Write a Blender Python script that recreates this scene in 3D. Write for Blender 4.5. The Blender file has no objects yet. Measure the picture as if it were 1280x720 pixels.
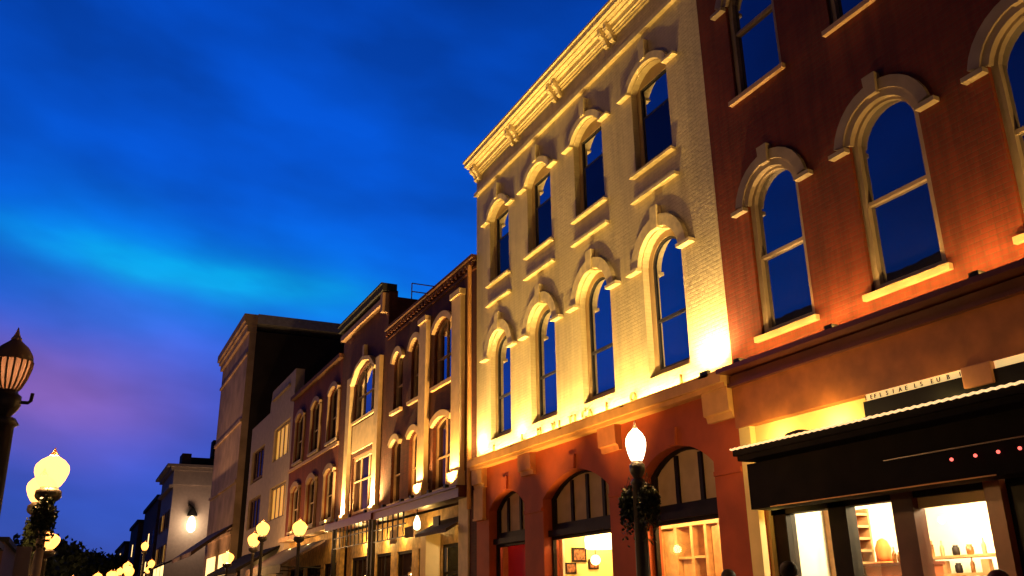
import bpy, bmesh, math, random
from mathutils import Vector, Matrix
from mathutils.geometry import tessellate_polygon
random.seed(7)
PI = math.pi
S = bpy.context.scene
COL = S.collection
FX = 10.0            # plane of the street fronts

# ------------------------------------------------------------------ materials
MATS = {}
def nodes(name):
    m = bpy.data.materials.new(name); m.use_nodes = True
    nt = m.node_tree; b = nt.nodes['Principled BSDF']
    MATS[name] = m
    return m, nt, b
def mix_noise(nt, c1, c2, scale, lo=.35, hi=.65, detail=5, coord='Object'):
    tc = nt.nodes.new('ShaderNodeTexCoord'); n = nt.nodes.new('ShaderNodeTexNoise')
    n.inputs['Scale'].default_value = scale; n.inputs['Detail'].default_value = detail
    nt.links.new(tc.outputs[coord], n.inputs['Vector'])
    r = nt.nodes.new('ShaderNodeValToRGB')
    r.color_ramp.elements[0].position = lo; r.color_ramp.elements[0].color = (*c1, 1)
    r.color_ramp.elements[1].position = hi; r.color_ramp.elements[1].color = (*c2, 1)
    nt.links.new(n.outputs['Fac'], r.inputs['Fac'])
    return tc, n, r
def bump(nt, b, src, strength=.3, dist=.02):
    bp = nt.nodes.new('ShaderNodeBump'); bp.inputs['Strength'].default_value = strength
    bp.inputs['Distance'].default_value = dist
    nt.links.new(src, bp.inputs['Height']); nt.links.new(bp.outputs['Normal'], b.inputs['Normal'])
    return bp
def plain(name, c, rough=.6, metal=0., var=.15, scale=3., bstr=.15, bscale=40.):
    m, nt, b = nodes(name)
    if max(c) < .03: b.inputs['Specular IOR Level'].default_value = .15
    c2 = tuple(min(1, x * (1 + var)) for x in c); c1 = tuple(x * (1 - var) for x in c)
    tc, n, r = mix_noise(nt, c1, c2, scale)
    nt.links.new(r.outputs['Color'], b.inputs['Base Color'])
    b.inputs['Roughness'].default_value = rough; b.inputs['Metallic'].default_value = metal
    if bstr:
        n2 = nt.nodes.new('ShaderNodeTexNoise'); n2.inputs['Scale'].default_value = bscale
        n2.inputs['Detail'].default_value = 4
        nt.links.new(tc.outputs['Object'], n2.inputs['Vector'])
        bump(nt, b, n2.outputs['Fac'], bstr, .01)
    return m
def brickmat(name, c1, c2, mortar, scale=1.0, bstr=.5, bw=.215, rh=.075, rough=.85, stain=.25, dist=.012):
    m, nt, b = nodes(name)
    tc = nt.nodes.new('ShaderNodeTexCoord'); sp = nt.nodes.new('ShaderNodeSeparateXYZ')
    cb = nt.nodes.new('ShaderNodeCombineXYZ'); ad = nt.nodes.new('ShaderNodeMath'); ad.operation = 'ADD'
    nt.links.new(tc.outputs['Object'], sp.inputs[0])
    nt.links.new(sp.outputs['X'], ad.inputs[0]); nt.links.new(sp.outputs['Y'], ad.inputs[1])
    nt.links.new(ad.outputs[0], cb.inputs['X']); nt.links.new(sp.outputs['Z'], cb.inputs['Y'])
    br = nt.nodes.new('ShaderNodeTexBrick')
    nt.links.new(cb.outputs[0], br.inputs['Vector'])
    br.inputs['Scale'].default_value = scale
    br.inputs['Brick Width'].default_value = bw; br.inputs['Row Height'].default_value = rh
    br.inputs['Mortar Size'].default_value = .008; br.inputs['Mortar Smooth'].default_value = .3
    br.inputs['Color1'].default_value = (*c1, 1); br.inputs['Color2'].default_value = (*c2, 1)
    br.inputs['Mortar'].default_value = (*mortar, 1)
    n = nt.nodes.new('ShaderNodeTexNoise'); n.inputs['Scale'].default_value = .8; n.inputs['Detail'].default_value = 6
    nt.links.new(tc.outputs['Object'], n.inputs['Vector'])
    mp = nt.nodes.new('ShaderNodeMapRange'); mp.inputs['From Min'].default_value = .3; mp.inputs['From Max'].default_value = .7
    mp.inputs['To Min'].default_value = 1 - stain; mp.inputs['To Max'].default_value = 1 + stain * .5
    nt.links.new(n.outputs['Fac'], mp.inputs['Value'])
    mx = nt.nodes.new('ShaderNodeMix'); mx.data_type = 'RGBA'; mx.blend_type = 'MULTIPLY'; mx.inputs['Factor'].default_value = 1
    nt.links.new(br.outputs['Color'], mx.inputs['A']); nt.links.new(mp.outputs[0], mx.inputs['B'])
    # rain streaks and soot running down the wall
    mpg = nt.nodes.new('ShaderNodeMapping'); mpg.inputs['Scale'].default_value = (2.6, 2.6, .22); nt.links.new(tc.outputs['Object'], mpg.inputs['Vector'])
    ns = nt.nodes.new('ShaderNodeTexNoise'); ns.inputs['Scale'].default_value = 1.6; ns.inputs['Detail'].default_value = 7; ns.inputs['Roughness'].default_value = .65
    nt.links.new(mpg.outputs[0], ns.inputs['Vector'])
    ms = nt.nodes.new('ShaderNodeMapRange'); ms.inputs['From Min'].default_value = .38; ms.inputs['From Max'].default_value = .56; ms.inputs['To Min'].default_value = 1-stain*1.1; ms.inputs['To Max'].default_value = 1.
    nt.links.new(ns.outputs['Fac'], ms.inputs['Value'])
    m2 = nt.nodes.new('ShaderNodeMix'); m2.data_type = 'RGBA'; m2.blend_type = 'MULTIPLY'; m2.inputs['Factor'].default_value = 1
    nt.links.new(mx.outputs['Result'], m2.inputs['A']); nt.links.new(ms.outputs[0], m2.inputs['B'])
    nt.links.new(m2.outputs['Result'], b.inputs['Base Color'])
    b.inputs['Roughness'].default_value = rough
    inv = nt.nodes.new('ShaderNodeMath'); inv.operation = 'MULTIPLY_ADD'
    n3 = nt.nodes.new('ShaderNodeTexNoise'); n3.inputs['Scale'].default_value = 9; n3.inputs['Detail'].default_value = 6
    nt.links.new(tc.outputs['Object'], n3.inputs['Vector'])
    nt.links.new(br.outputs['Fac'], inv.inputs[0]); inv.inputs[1].default_value = -.7
    nt.links.new(n3.outputs['Fac'], inv.inputs[2])
    bump(nt, b, inv.outputs[0], bstr, dist)
    return m
def emis(name, c, s):
    m, nt, b = nodes(name)
    b.inputs['Base Color'].default_value = (*c, 1)
    b.inputs['Emission Color'].default_value = (*c, 1); b.inputs['Emission Strength'].default_value = s
    return m
def glass_dark(name, refl=.3, tint=(.75, .8, 1.), body=(.006, .006, .01)):
    """old window glass before a dark room: dark body with a clear sky reflection"""
    m, nt, b = nodes(name)
    nt.nodes.remove(b)
    d = nt.nodes.new('ShaderNodeBsdfDiffuse'); d.inputs['Color'].default_value = (*body, 1)
    g = nt.nodes.new('ShaderNodeBsdfGlossy'); g.inputs['Color'].default_value = (*tint, 1); g.inputs['Roughness'].default_value = .015
    tc = nt.nodes.new('ShaderNodeTexCoord'); n = nt.nodes.new('ShaderNodeTexNoise'); n.inputs['Scale'].default_value = 1.3
    nt.links.new(tc.outputs['Object'], n.inputs['Vector'])
    bp = nt.nodes.new('ShaderNodeBump'); bp.inputs['Strength'].default_value = .05; bp.inputs['Distance'].default_value = .03
    nt.links.new(n.outputs['Fac'], bp.inputs['Height']); nt.links.new(bp.outputs['Normal'], g.inputs['Normal'])
    mx = nt.nodes.new('ShaderNodeMixShader'); mx.inputs[0].default_value = refl
    nt.links.new(d.outputs[0], mx.inputs[1]); nt.links.new(g.outputs[0], mx.inputs[2])
    nt.links.new(mx.outputs[0], nt.nodes['Material Output'].inputs['Surface'])
    return m
def glass_clear(name, refl=.06):
    m, nt, b = nodes(name)
    nt.nodes.remove(b)
    t = nt.nodes.new('ShaderNodeBsdfTransparent'); t.inputs['Color'].default_value = (.96, .97, .96, 1)
    g = nt.nodes.new('ShaderNodeBsdfGlossy'); g.inputs['Roughness'].default_value = .01
    mx = nt.nodes.new('ShaderNodeMixShader'); mx.inputs[0].default_value = refl
    nt.links.new(t.outputs[0], mx.inputs[1]); nt.links.new(g.outputs[0], mx.inputs[2])
    nt.links.new(mx.outputs[0], nt.nodes['Material Output'].inputs['Surface'])
    return m

M = {}
M['cream'] = brickmat('painted_cream_brick', (.74, .63, .41), (.70, .59, .38), (.66, .55, .35), bstr=.6, stain=.14, rough=.6, dist=.018)
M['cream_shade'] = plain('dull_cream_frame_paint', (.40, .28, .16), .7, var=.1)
M['cream_trim'] = plain('cream_painted_trim', (.74, .62, .39), .6, var=.16, scale=6, bstr=.35, bscale=18)
M['terracotta'] = plain('terracotta_stucco', (.37, .060, .012), .75, var=.2, scale=1.2, bstr=.2, bscale=25)
M['console_paint'] = plain('rust_painted_stone', (.46, .15, .05), .7)
M['corbel'] = plain('salmon_painted_stone', (.75, .30, .14), .7)
M['trim_brown'] = plain('brown_stone_trim', (.34, .22, .13), .7, var=.15)
M['ochre_stone'] = plain('ochre_painted_stone', (.62, .30, .10), .7, var=.1)
M['brick_red'] = brickmat('dark_red_brick', (.21, .032, .009), (.17, .026, .008), (.15, .045, .016), bstr=.3, stain=.3)
M['brick_brown'] = brickmat('brown_brick', (.12, .027, .010), (.08, .018, .008), (.10, .036, .016), bstr=.4)
M['brick_old'] = brickmat('old_dark_brick', (.15, .040, .022), (.11, .03, .018), (.13, .06, .035), bstr=.4)
M['trim_grey'] = plain('grey_stone_trim', (.30, .23, .18), .7, var=.12)
M['trim_sill'] = plain('sandstone_sill', (.50, .32, .20), .7, var=.12)
M['band'] = plain('brown_sign_band_paint', (.36, .105, .022), .6, var=.2)
M['dark_wood'] = plain('dark_stained_wood', (.010, .005, .004), .6, var=.3)
M['maroon'] = plain('maroon_painted_wood', (.10, .022, .012), .4, var=.15)
M['red_wood'] = plain('varnished_red_wood', (.30, .075, .03), .35, var=.2)
M['black'] = plain('black_painted_metal', (.012, .011, .011), .4, var=.3)
M['black_awning'] = plain('black_canvas', (.005, .003, .003), .9, var=.3)
M['brown_awning'] = plain('brown_canvas', (.05, .025, .02), .85, var=.3)
M['sash_dark'] = plain('dark_sash_paint', (.02, .02, .03), .5, var=.2)
M['glass'] = glass_dark('sky_reflecting_glass', .62)
M['glass_b'] = glass_dark('blue_reflecting_glass', .55)
M['glass_dim'] = glass_dark('dim_old_glass', .10, body=(.02, .01, .008))
M['dark_lower_glass'] = glass_dark('dull_dark_glass', .12)
M['shop_glass'] = glass_clear('clear_shop_glass', .025)
M['screen'] = plain('matte_black_sheet', (.006, .006, .008), .9)
M['blind'] = plain('tan_window_blind', (.40, .27, .16), .8, var=.1)
M['pilaster'] = plain('pale_limestone', (.70, .52, .30), .7, var=.12)
M['cream_d'] = plain('dusky_cream_render', (.50, .40, .33), .8, var=.1)
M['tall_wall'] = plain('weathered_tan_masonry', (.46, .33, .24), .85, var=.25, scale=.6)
M['tall_side'] = plain('black_side_wall', (.035, .028, .025), .9, var=.3, scale=.5)  # near-black colour for the blank side wall
M['white_far'] = plain('pale_grey_render', (.62, .52, .46), .8, var=.06)
M['far_dark'] = plain('dusky_brown_wall', (.16, .09, .08), .9, var=.2)
M['roof'] = plain('tar_roof', (.04, .04, .045), .9)
M['roof_metal'] = plain('grey_metal_coping', (.55, .56, .62), .5)
M['plaster_warm'] = plain('warm_plaster', (.80, .58, .26), .8, var=.05)
M['shop_paint'] = plain('ochre_shop_paint', (.42, .24, .07), .7, var=.35, scale=5)
M['goods_print'] = plain('mixed_window_display', (.35, .22, .14), .6, var=.95, scale=11)
M['plaster_white'] = plain('white_plaster', (.85, .78, .62), .8, var=.03)
M['red_paint'] = plain('red_painted_partition', (.75, .008, .016), .6, var=.05)
M['orange_wall'] = plain('orange_plaster', (.55, .18, .05), .8)
M['wood'] = plain('oak_board', (.40, .20, .08), .5, var=.2, scale=6)
M['white_door'] = plain('white_gloss_paint', (.80, .74, .60), .35, var=.03)
M['asphalt'] = plain('asphalt', (.05, .048, .047), .85, var=.25, scale=2, bstr=.5)
M['pave'] = plain('paving_slab', (.24, .20, .18), .8, var=.2, scale=2)
M['kerb'] = plain('granite_kerb', (.30, .28, .26), .8)
M['paint_line'] = plain('road_paint', (.70, .68, .60), .7)
M['earth'] = plain('dark_earth', (.06, .05, .04), .95)
M['leaf'] = plain('dark_leaf', (.03, .045, .018), .6, var=.4, scale=9)
M['leaf_far'] = plain('dark_tree_leaf', (.045, .06, .03), .7, var=.4, scale=2)
M['bark'] = plain('grey_bark', (.12, .09, .07), .9, var=.3)
M['post'] = plain('bronze_green_post_paint', (.05, .04, .04), .45)
M['post_lit'] = plain('lamplit_post_colour', (.36, .26, .24), .5)  # lit copy of the post paint: lamplight put into the colour
_m, _nt, _b = nodes('frosted_ribbed_glass'); _nt.nodes.remove(_b)
_t = _nt.nodes.new('ShaderNodeBsdfTranslucent'); _t.inputs['Color'].default_value = (.9, .62, .40, 1)
_d = _nt.nodes.new('ShaderNodeBsdfDiffuse'); _d.inputs['Color'].default_value = (.62, .46, .36, 1)
_g = _nt.nodes.new('ShaderNodeBsdfGlossy'); _g.inputs['Roughness'].default_value = .18
_x = _nt.nodes.new('ShaderNodeMixShader'); _x.inputs[0].default_value = .3; _y = _nt.nodes.new('ShaderNodeMixShader'); _y.inputs[0].default_value = .12
_nt.links.new(_d.outputs[0], _x.inputs[1]); _nt.links.new(_t.outputs[0], _x.inputs[2]); _nt.links.new(_x.outputs[0], _y.inputs[1]); _nt.links.new(_g.outputs[0], _y.inputs[2])
_nt.links.new(_y.outputs[0], _nt.nodes['Material Output'].inputs['Surface']); M['globe_off'] = _m
def milky(name, c, st):
    m, nt, b = nodes(name); nt.nodes.remove(b)
    t = nt.nodes.new('ShaderNodeBsdfTransparent'); e = nt.nodes.new('ShaderNodeEmission'); e.inputs['Color'].default_value = (*c, 1); e.inputs['Strength'].default_value = st
    x = nt.nodes.new('ShaderNodeMixShader'); x.inputs[0].default_value = .5
    nt.links.new(t.outputs[0], x.inputs[1]); nt.links.new(e.outputs[0], x.inputs[2]); nt.links.new(x.outputs[0], nt.nodes['Material Output'].inputs['Surface'])
    return m
M['globe_on'] = milky('lit_white_globe', (1., .80, .46), 9.)
M['globe_warm'] = milky('lit_amber_globe', (1., .34, .05), 7.)
M['bulb'] = emis('warm_bulb', (1., .66, .30), 1.1)
M['lampshade'] = emis('lit_cream_shade', (1., .78, .40), 4.5)
M['pink_light'] = emis('pink_string_bulb', (1., .13, .10), 2.2)
M['lit_sign'] = emis('backlit_cream_sign', (1., .68, .26), .7)
M['lit_blind'] = emis('lamplit_yellow_blind', (1., .50, .08), .55)
M['lit_shop'] = emis('lit_shop_interior', (1., .62, .22), 2.2)
M['letter_dark'] = plain('olive_sign_lettering', (.05, .04, .015), .6)
M['letter_shadow'] = plain('shadow_toned_lettering', (.30, .17, .06), .5)  # darkened colour stands in for the shadows beside pale letters
M['picture'] = plain('dim_picture_print', (.20, .07, .03), .5, var=.8, scale=14)
M['bottle'] = plain('amber_bottle_glass', (.22, .08, .02), .15, var=.7, scale=5)
M['orange_cloth'] = plain('orange_felt', (.72, .13, .02), .8)
M['skin'] = plain('skin', (.42, .22, .14), .55, var=.05)
M['hair'] = plain('dark_hair', (.02, .012, .01), .6)
M['hair_red'] = plain('auburn_hair', (.12, .03, .012), .6)
M['cloth_dark'] = plain('dark_jacket_cloth', (.03, .028, .035), .85)
M['cloth_grey'] = plain('grey_coat_cloth', (.12, .10, .10), .85)
M['jeans'] = plain('blue_denim', (.04, .06, .11), .85)
M['lantern_cap'] = plain('lantern_iron', (.02, .02, .02), .5)

# ------------------------------------------------------------------ mesh building
class MB:
    def __init__(s): s.v = []; s.f = []; s.sm = []
    def add(s, vs, fs, smooth=False):
        o = len(s.v); s.v += [tuple(v) for v in vs]
        for f in fs: s.f.append(tuple(i + o for i in f)); s.sm.append(smooth)
        return s
    def box(s, x0, x1, y0, y1, z0, z1):
        v = [(x0,y0,z0),(x1,y0,z0),(x1,y1,z0),(x0,y1,z0),(x0,y0,z1),(x1,y0,z1),(x1,y1,z1),(x0,y1,z1)]
        return s.add(v, [(0,3,2,1),(4,5,6,7),(0,1,5,4),(1,2,6,5),(2,3,7,6),(3,0,4,7)])
    def prism(s, pts, x0, x1, axis='x'):
        """polygon (a,b) extruded; axis x: (y,z); axis y: (x,z)"""
        n = len(pts)
        P = (lambda a, b, t: (t, a, b)) if axis == 'x' else (lambda a, b, t: (a, t, b))
        v = [P(a, b, x0) for a, b in pts] + [P(a, b, x1) for a, b in pts]
        tri = tessellate_polygon([[Vector((a, b, 0)) for a, b in pts]])
        fs = [tuple(t) for t in tri] + [tuple(i + n for i in reversed(t)) for t in tri]
        fs += [(i, (i+1) % n, (i+1) % n + n, i + n) for i in range(n)]
        return s.add(v, fs)
    def wall(s, outline, holes, x0, x1):
        """plate in the y-z plane with openings and their reveals"""
        loops = [outline] + holes; flat = [p for l in loops for p in l]; n = len(flat)
        tri = tessellate_polygon([[Vector((a, b, 0)) for a, b in l] for l in loops])
        v = [(x0, a, b) for a, b in flat] + [(x1, a, b) for a, b in flat]
        fs = [tuple(t) for t in tri] + [tuple(i + n for i in reversed(t)) for t in tri]
        o = 0
        for l in loops:
            k = len(l)
            fs += [(o+i, o+(i+1) % k, o+(i+1) % k + n, o+i+n) for i in range(k)]
            o += k
        return s.add(v, fs)
    def lathe(s, prof, c=(0, 0), seg=16, ribs=0, rib=0):
        v = []; n = len(prof)
        for k in range(seg):
            a = 2*PI*k/seg; m = 1 + (rib if ribs and k % 2 else 0)
            for r, z in prof: v.append((c[0] + r*m*math.cos(a), c[1] + r*m*math.sin(a), z))
        fs = []
        for k in range(seg):
            k2 = (k+1) % seg
            for i in range(n-1): fs.append((k*n+i, k2*n+i, k2*n+i+1, k*n+i+1))
        s.add(v, fs, True)
        s.add([v[k*n] for k in range(seg)], [tuple(reversed(range(seg)))])
        s.add([v[k*n+n-1] for k in range(seg)], [tuple(range(seg))])
        return s
    def tube(s, pts, r, seg=8, r1=None):
        pts = [Vector(p) for p in pts]; n = len(pts); v = []
        for i, p in enumerate(pts):
            d = (pts[min(i+1, n-1)] - pts[max(i-1, 0)]).normalized()
            u = d.cross(Vector((0, 0, 1)))
            if u.length < .05: u = d.cross(Vector((1, 0, 0)))
            u.normalize(); w = d.cross(u)
            rr = r if r1 is None else r + (r1-r)*i/(n-1)
            for k in range(seg):
                a = 2*PI*k/seg; v.append(p + u*rr*math.cos(a) + w*rr*math.sin(a))
        fs = [(i*seg+k, i*seg+(k+1) % seg, (i+1)*seg+(k+1) % seg, (i+1)*seg+k) for i in range(n-1) for k in range(seg)]
        s.add(v, fs, True)
        s.add(v[:seg], [tuple(reversed(range(seg)))]); s.add(v[-seg:], [tuple(range(seg))])
        return s
    def ball(s, c, r, sx=1, sy=1, sz=1, seg=12, rings=8):
        prof = [(max(.001, math.sin(PI*i/rings))*r, -math.cos(PI*i/rings)*r) for i in range(rings+1)]
        v = []; n = len(prof)
        for k in range(seg):
            a = 2*PI*k/seg
            for q, z in prof: v.append((c[0]+q*math.cos(a)*sx, c[1]+q*math.sin(a)*sy, c[2]+z*sz))
        fs = [(k*n+i, ((k+1) % seg)*n+i, ((k+1) % seg)*n+i+1, k*n+i+1) for k in range(seg) for i in range(n-1)]
        return s.add(v, fs, True)
    def build(s, name, mat, parent=None, bevel=0):
        root = parent
        while root is not None and root.parent is not None: root = root.parent
        off = Vector(root.location) if root is not None else Vector((0, 0, 0))
        me = bpy.data.meshes.new(name)
        me.from_pydata([tuple(Vector(v) - off) for v in s.v], [], s.f)
        me.polygons.foreach_set('use_smooth', s.sm)
        bm = bmesh.new(); bm.from_mesh(me); bmesh.ops.recalc_face_normals(bm, faces=bm.faces); bm.to_mesh(me); bm.free()
        me.materials.append(mat if not isinstance(mat, str) else M[mat]); me.update()
        o = bpy.data.objects.new(name, me); COL.objects.link(o)
        if parent is not None: o.parent = parent
        if bevel:
            b = o.modifiers.new('bevel', 'BEVEL'); b.width = bevel; b.segments = 2; b.limit_method = 'ANGLE'
        return o

def tag(o, label=None, cat=None, group=None, kind=None):
    if label: o['label'] = label
    if cat: o['category'] = cat
    if group: o['group'] = group
    if kind: o['kind'] = kind
    return o
def thing(name, label, cat, loc, group=None):
    o = bpy.data.objects.new(name, None); COL.objects.link(o); o.location = loc; o.empty_display_size = .2
    return tag(o, label, cat, group)
def lamp_light(name, kind, loc, power, color, parent=None, radius=.05, rot=None, **kw):
    l = bpy.data.lights.new(name, kind); l.energy = power; l.color = color
    if kind in ('POINT', 'SPOT'): l.shadow_soft_size = radius
    for k, v in kw.items(): setattr(l, k, v)
    o = bpy.data.objects.new(name, l); COL.objects.link(o)
    off = Vector((0, 0, 0))
    if parent is not None:
        r = parent
        while r.parent is not None: r = r.parent
        off = Vector(r.location); o.parent = parent
    o.location = Vector(loc) - off
    if rot is not None: o.rotation_euler = rot
    return o
def aim_strip(o, d):
    z = -Vector(d).normalized(); y = Vector((0, 1, 0)); x = y.cross(z).normalized()
    o.rotation_euler = Matrix((x, y, z)).transposed().to_euler()
def aim(o, d): o.rotation_euler = Vector(d).to_track_quat('-Z', 'Y').to_euler()

def arc_pts(y0, y1, zs, rise, n=12, grow=0.):
    """segmental arch from (y1,zs) over to (y0,zs); grow pushes it outwards"""
    h = (y1-y0)/2; R = (h*h + rise*rise)/(2*rise); cy = (y0+y1)/2; cz = zs + rise - R
    a = math.asin(min(1, h/R))
    if rise > h: a = PI - a
    return [(cy + (R+grow)*math.sin(a - 2*a*i/n), cz + (R+grow)*math.cos(a - 2*a*i/n)) for i in range(n+1)]
def opening(y0, y1, z0, zs, rise=0, n=12):
    if not rise: return [(y0, z0), (y1, z0), (y1, zs), (y0, zs)]
    return [(y0, z0), (y1, z0)] + arc_pts(y0, y1, zs, rise, n)
def ring(y0, y1, zs, rise, g0, g1, n=14):
    a = arc_pts(y0, y1, zs, rise, n, g0); b = arc_pts(y0, y1, zs, rise, n, g1)
    return a + b[::-1]
def ring_mb(mb, y0, y1, zs, rise, g0, g1, x0, x1, n=14):
    a = arc_pts(y0, y1, zs, rise, n, g0); b = arc_pts(y0, y1, zs, rise, n, g1)
    v = []
    for i in range(n+1): v += [(x0, *a[i]), (x0, *b[i]), (x1, *b[i]), (x1, *a[i])]
    fs = []
    for i in range(n):
        for k in range(4): fs.append((i*4+k, (i+1)*4+k, (i+1)*4+(k+1) % 4, i*4+(k+1) % 4))
    fs += [(0, 1, 2, 3), (n*4+3, n*4+2, n*4+1, n*4)]
    return mb.add(v, fs)

def window(parent, y0, y1, z0, zs, rise=0, xg=10.3, fm='sash_dark', pm='glass', fw=.06, rails=(), mull=(), fd=.07, rw=.05, panes=True, flat=False):
    """frame (part) > pane (sub-part); the frame lines the opening at depth xg"""
    mb = MB(); e = .002
    inner = opening(y0+fw, y1-fw, z0+fw, zs - (0 if rise else fw), rise*(1-fw*2/(y1-y0)) if rise else 0)
    if flat: inner = opening(y0+fw, y1-fw, z0+fw, zs+.06)
    if rise: inner = [(a, min(b, b)) for a, b in inner]
    mb.wall(opening(y0+e, y1-e, z0+e, zs, rise-e if rise else 0), [inner], xg-fd, xg+.02)
    for r in rails: mb.box(xg-fd*.75, xg+.015, y0+fw-.001, y1-fw+.001, r-rw/2, r+rw/2)
    top = zs + rise*.9 if rise else zs-fw
    for m in mull:
        t = top
        if rise:
            h = (y1-y0)/2; R = (h*h+rise*rise)/(2*rise); cy = (y0+y1)/2
            t = zs+rise-R+math.sqrt(max(0, R*R-(m-cy)**2)) - fw*.6
        mb.box(xg-fd*.7, xg+.012, m-rw/2, m+rw/2, z0+fw, t)
    w = mb.build('window', fm, parent)
    if panes:
        MB().prism(opening(y0+fw*.5, y1-fw*.5, z0+fw*.5, zs, (rise*.93) if rise else 0), xg, xg+.01).build('pane', pm, w)
    return w

def window_sash(parent, y0, y1, z0, zs, rise, x, rail):
    f = .04; mb = MB()
    mb.wall(opening(y0, y1, z0, zs, rise), [opening(y0+f, y1-f, z0+f, zs-(0 if rise else f), rise*.9 if rise else 0)], x-.03, x-.001)
    mb.box(x-.028, x-.002, y0+f-.001, y1-f+.001, rail-.03, rail+.03)
    return mb.build('sash', 'sash_dark', parent)

def text_mesh(name, s, y, z, x, size, mat, parent, depth=.03, mirror=False, align='CENTER'):
    """raised lettering on a street front, read from the street"""
    c = bpy.data.curves.new('t', 'FONT'); c.body = s; c.size = size; c.extrude = depth/2
    c.align_x = align; c.align_y = 'CENTER'
    t = bpy.data.objects.new('t', c); COL.objects.link(t)
    dg = bpy.context.evaluated_depsgraph_get(); me = bpy.data.meshes.new_from_object(t.evaluated_get(dg))
    bpy.data.objects.remove(t); bpy.data.curves.remove(c)
    # text x -> -Y (left to right as seen from the street), text y -> Z, normal -> -X
    rm = Matrix(((0, 0, -1, x), (-1, 0, 0, y), (0, 1, 0, z), (0, 0, 0, 1)))
    root = parent
    while root is not None and root.parent is not None: root = root.parent
    off = Vector(root.location) if root is not None else Vector((0, 0, 0))
    me.transform(Matrix.Translation(-off) @ rm)
    me.materials.clear(); me.materials.append(M[mat]); me.name = name
    o = bpy.data.objects.new(name, me); COL.objects.link(o)
    if parent: o.parent = parent
    return o

AMBER = (1., .62, .20)
AMBER2 = (1., .50, .12)

# ================================================================== ground
def structure(mb, name, mat): return tag(mb.build(name, mat), kind='structure')
structure(MB().box(-600, 600, -300, 1200, -.6, -.06), 'ground', 'earth')
structure(MB().box(-1.6, 6.9, -60, 420, -.059, 0.0), 'road', 'asphalt')
structure(MB().box(7.05, 10.0, -60, 420, -.05, .17), 'pavement', 'pave')
structure(MB().box(-5.0, -1.75, -60, 420, -.05, .17), 'pavement', 'pave')
structure(MB().box(6.9, 7.05, -60, 420, -.05, .16), 'kerb', 'kerb')
structure(MB().box(-1.75, -1.6, -60, 420, -.05, .16), 'kerb', 'kerb')
ln = MB()
for k in range(40): ln.box(2.6, 2.72, -20+k*6, -17+k*6, .0, .004)
structure(ln, 'road_marking', 'paint_line')

# ================================================================== cream building
cb = thing('cream_building', 'three storey building of cream painted brick above terracotta arches, lit from its ledge', 'building', (FX, 17.45, .17))
Y0, Y1 = 11.83, 23.08
cols = [(13.0, 14.35), (15.65, 17.0), (18.25, 19.6), (20.8, 22.1)]
holes = []
F2 = (5.74, 8.1, .62); F3 = (10.35, 12.3, .36)
for a, b in cols:
    holes.append(opening(a, b, *F2)); holes.append(opening(a, b, F3[0], F3[1], F3[2]))
MB().wall([(Y0, 5.26), (Y1, 5.26), (Y1, 14.55), (Y0, 14.55)], holes, FX, FX+.45).build('wall', 'cream', cb)
MB().box(FX+.451, 24, Y0, Y1, 5.26, 14.40).build('rear_block', 'cream', cb)
for a, b in cols:
    c = (a+b)/2
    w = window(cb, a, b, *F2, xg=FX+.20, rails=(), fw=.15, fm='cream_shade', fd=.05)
    window_sash(w, a+.15, b-.15, F2[0]+.15, F2[1], F2[2]*.78, FX+.195, 6.9)
    h = MB(); ring_mb(h, a, b, F2[1], F2[2], .04, .29, FX-.10, FX+.001); h.build('arch_hood', 'cream_trim', w)
    for q in (a-.46, b+.02): MB().box(FX-.15, FX, q, q+.44, 8.04, 8.11).build('label_stop', 'cream_trim', w)
    MB().prism([(c-.10, 8.72), (c+.10, 8.72), (c+.12, 9.22), (c-.13, 9.22)], FX-.13, FX).build('keystone', 'cream_trim', w)
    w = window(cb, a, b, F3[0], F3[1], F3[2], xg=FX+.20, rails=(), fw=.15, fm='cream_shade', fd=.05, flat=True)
    window_sash(w, a+.15, b-.15, F3[0]+.15, F3[1]+.06, 0, FX+.195, 11.6)
    h = MB(); ring_mb(h, a, b, F3[1], F3[2], .03, .19, FX-.10, FX+.001); h.build('arch_hood', 'cream_trim', w)
    for q in (a-.42, b+.01): MB().box(FX-.13, FX, q, q+.41, 12.27, 12.325).build('label_stop', 'cream_trim', w)
    MB().prism([(c-.09, 12.78), (c+.09, 12.78), (c+.13, 13.25), (c-.11, 13.25)], FX-.13, FX).build('keystone', 'cream_trim', w)
    MB().box(FX-.12, FX+.14, a-.1, b+.1, 10.20, 10.26).build('sill', 'cream_trim', w)
    MB().box(FX-.12, FX, a-.14, b+.14, 9.61, 9.68).build('sill_band', 'cream_trim', w)
    MB().box(FX+.170, FX+.178, a+.19, b-.19, F3[0]+.19, 11.57).build('dark_lower_pane', 'dark_lower_glass', w)  # darker glass sheet over the lower sash
MB().box(FX-.10, FX, Y0, Y1, 13.52, 13.63).build('string_course', 'cream_trim', cb)
cn = MB()
cn.box(FX-.06, FX, Y0, Y1, 14.16, 14.22); cn.box(FX-.10, FX, Y0, Y1+.02, 14.22, 14.28)
cn.box(FX-.14, FX, Y0, Y1+.04, 14.28, 14.42); cn.box(FX-.22, FX, Y0, Y1+.06, 14.42, 14.47)
cn.box(FX-.32, FX+.1, Y0, Y1+.08, 14.47, 14.53); cn.box(FX-.40, FX+.1, Y0, Y1+.10, 14.52, 14.66); cn.box(FX-.44, FX+.1, Y0, Y1+.12, 14.66, 14.72)
cn.build('cornice', 'cream_trim', cb)
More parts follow.
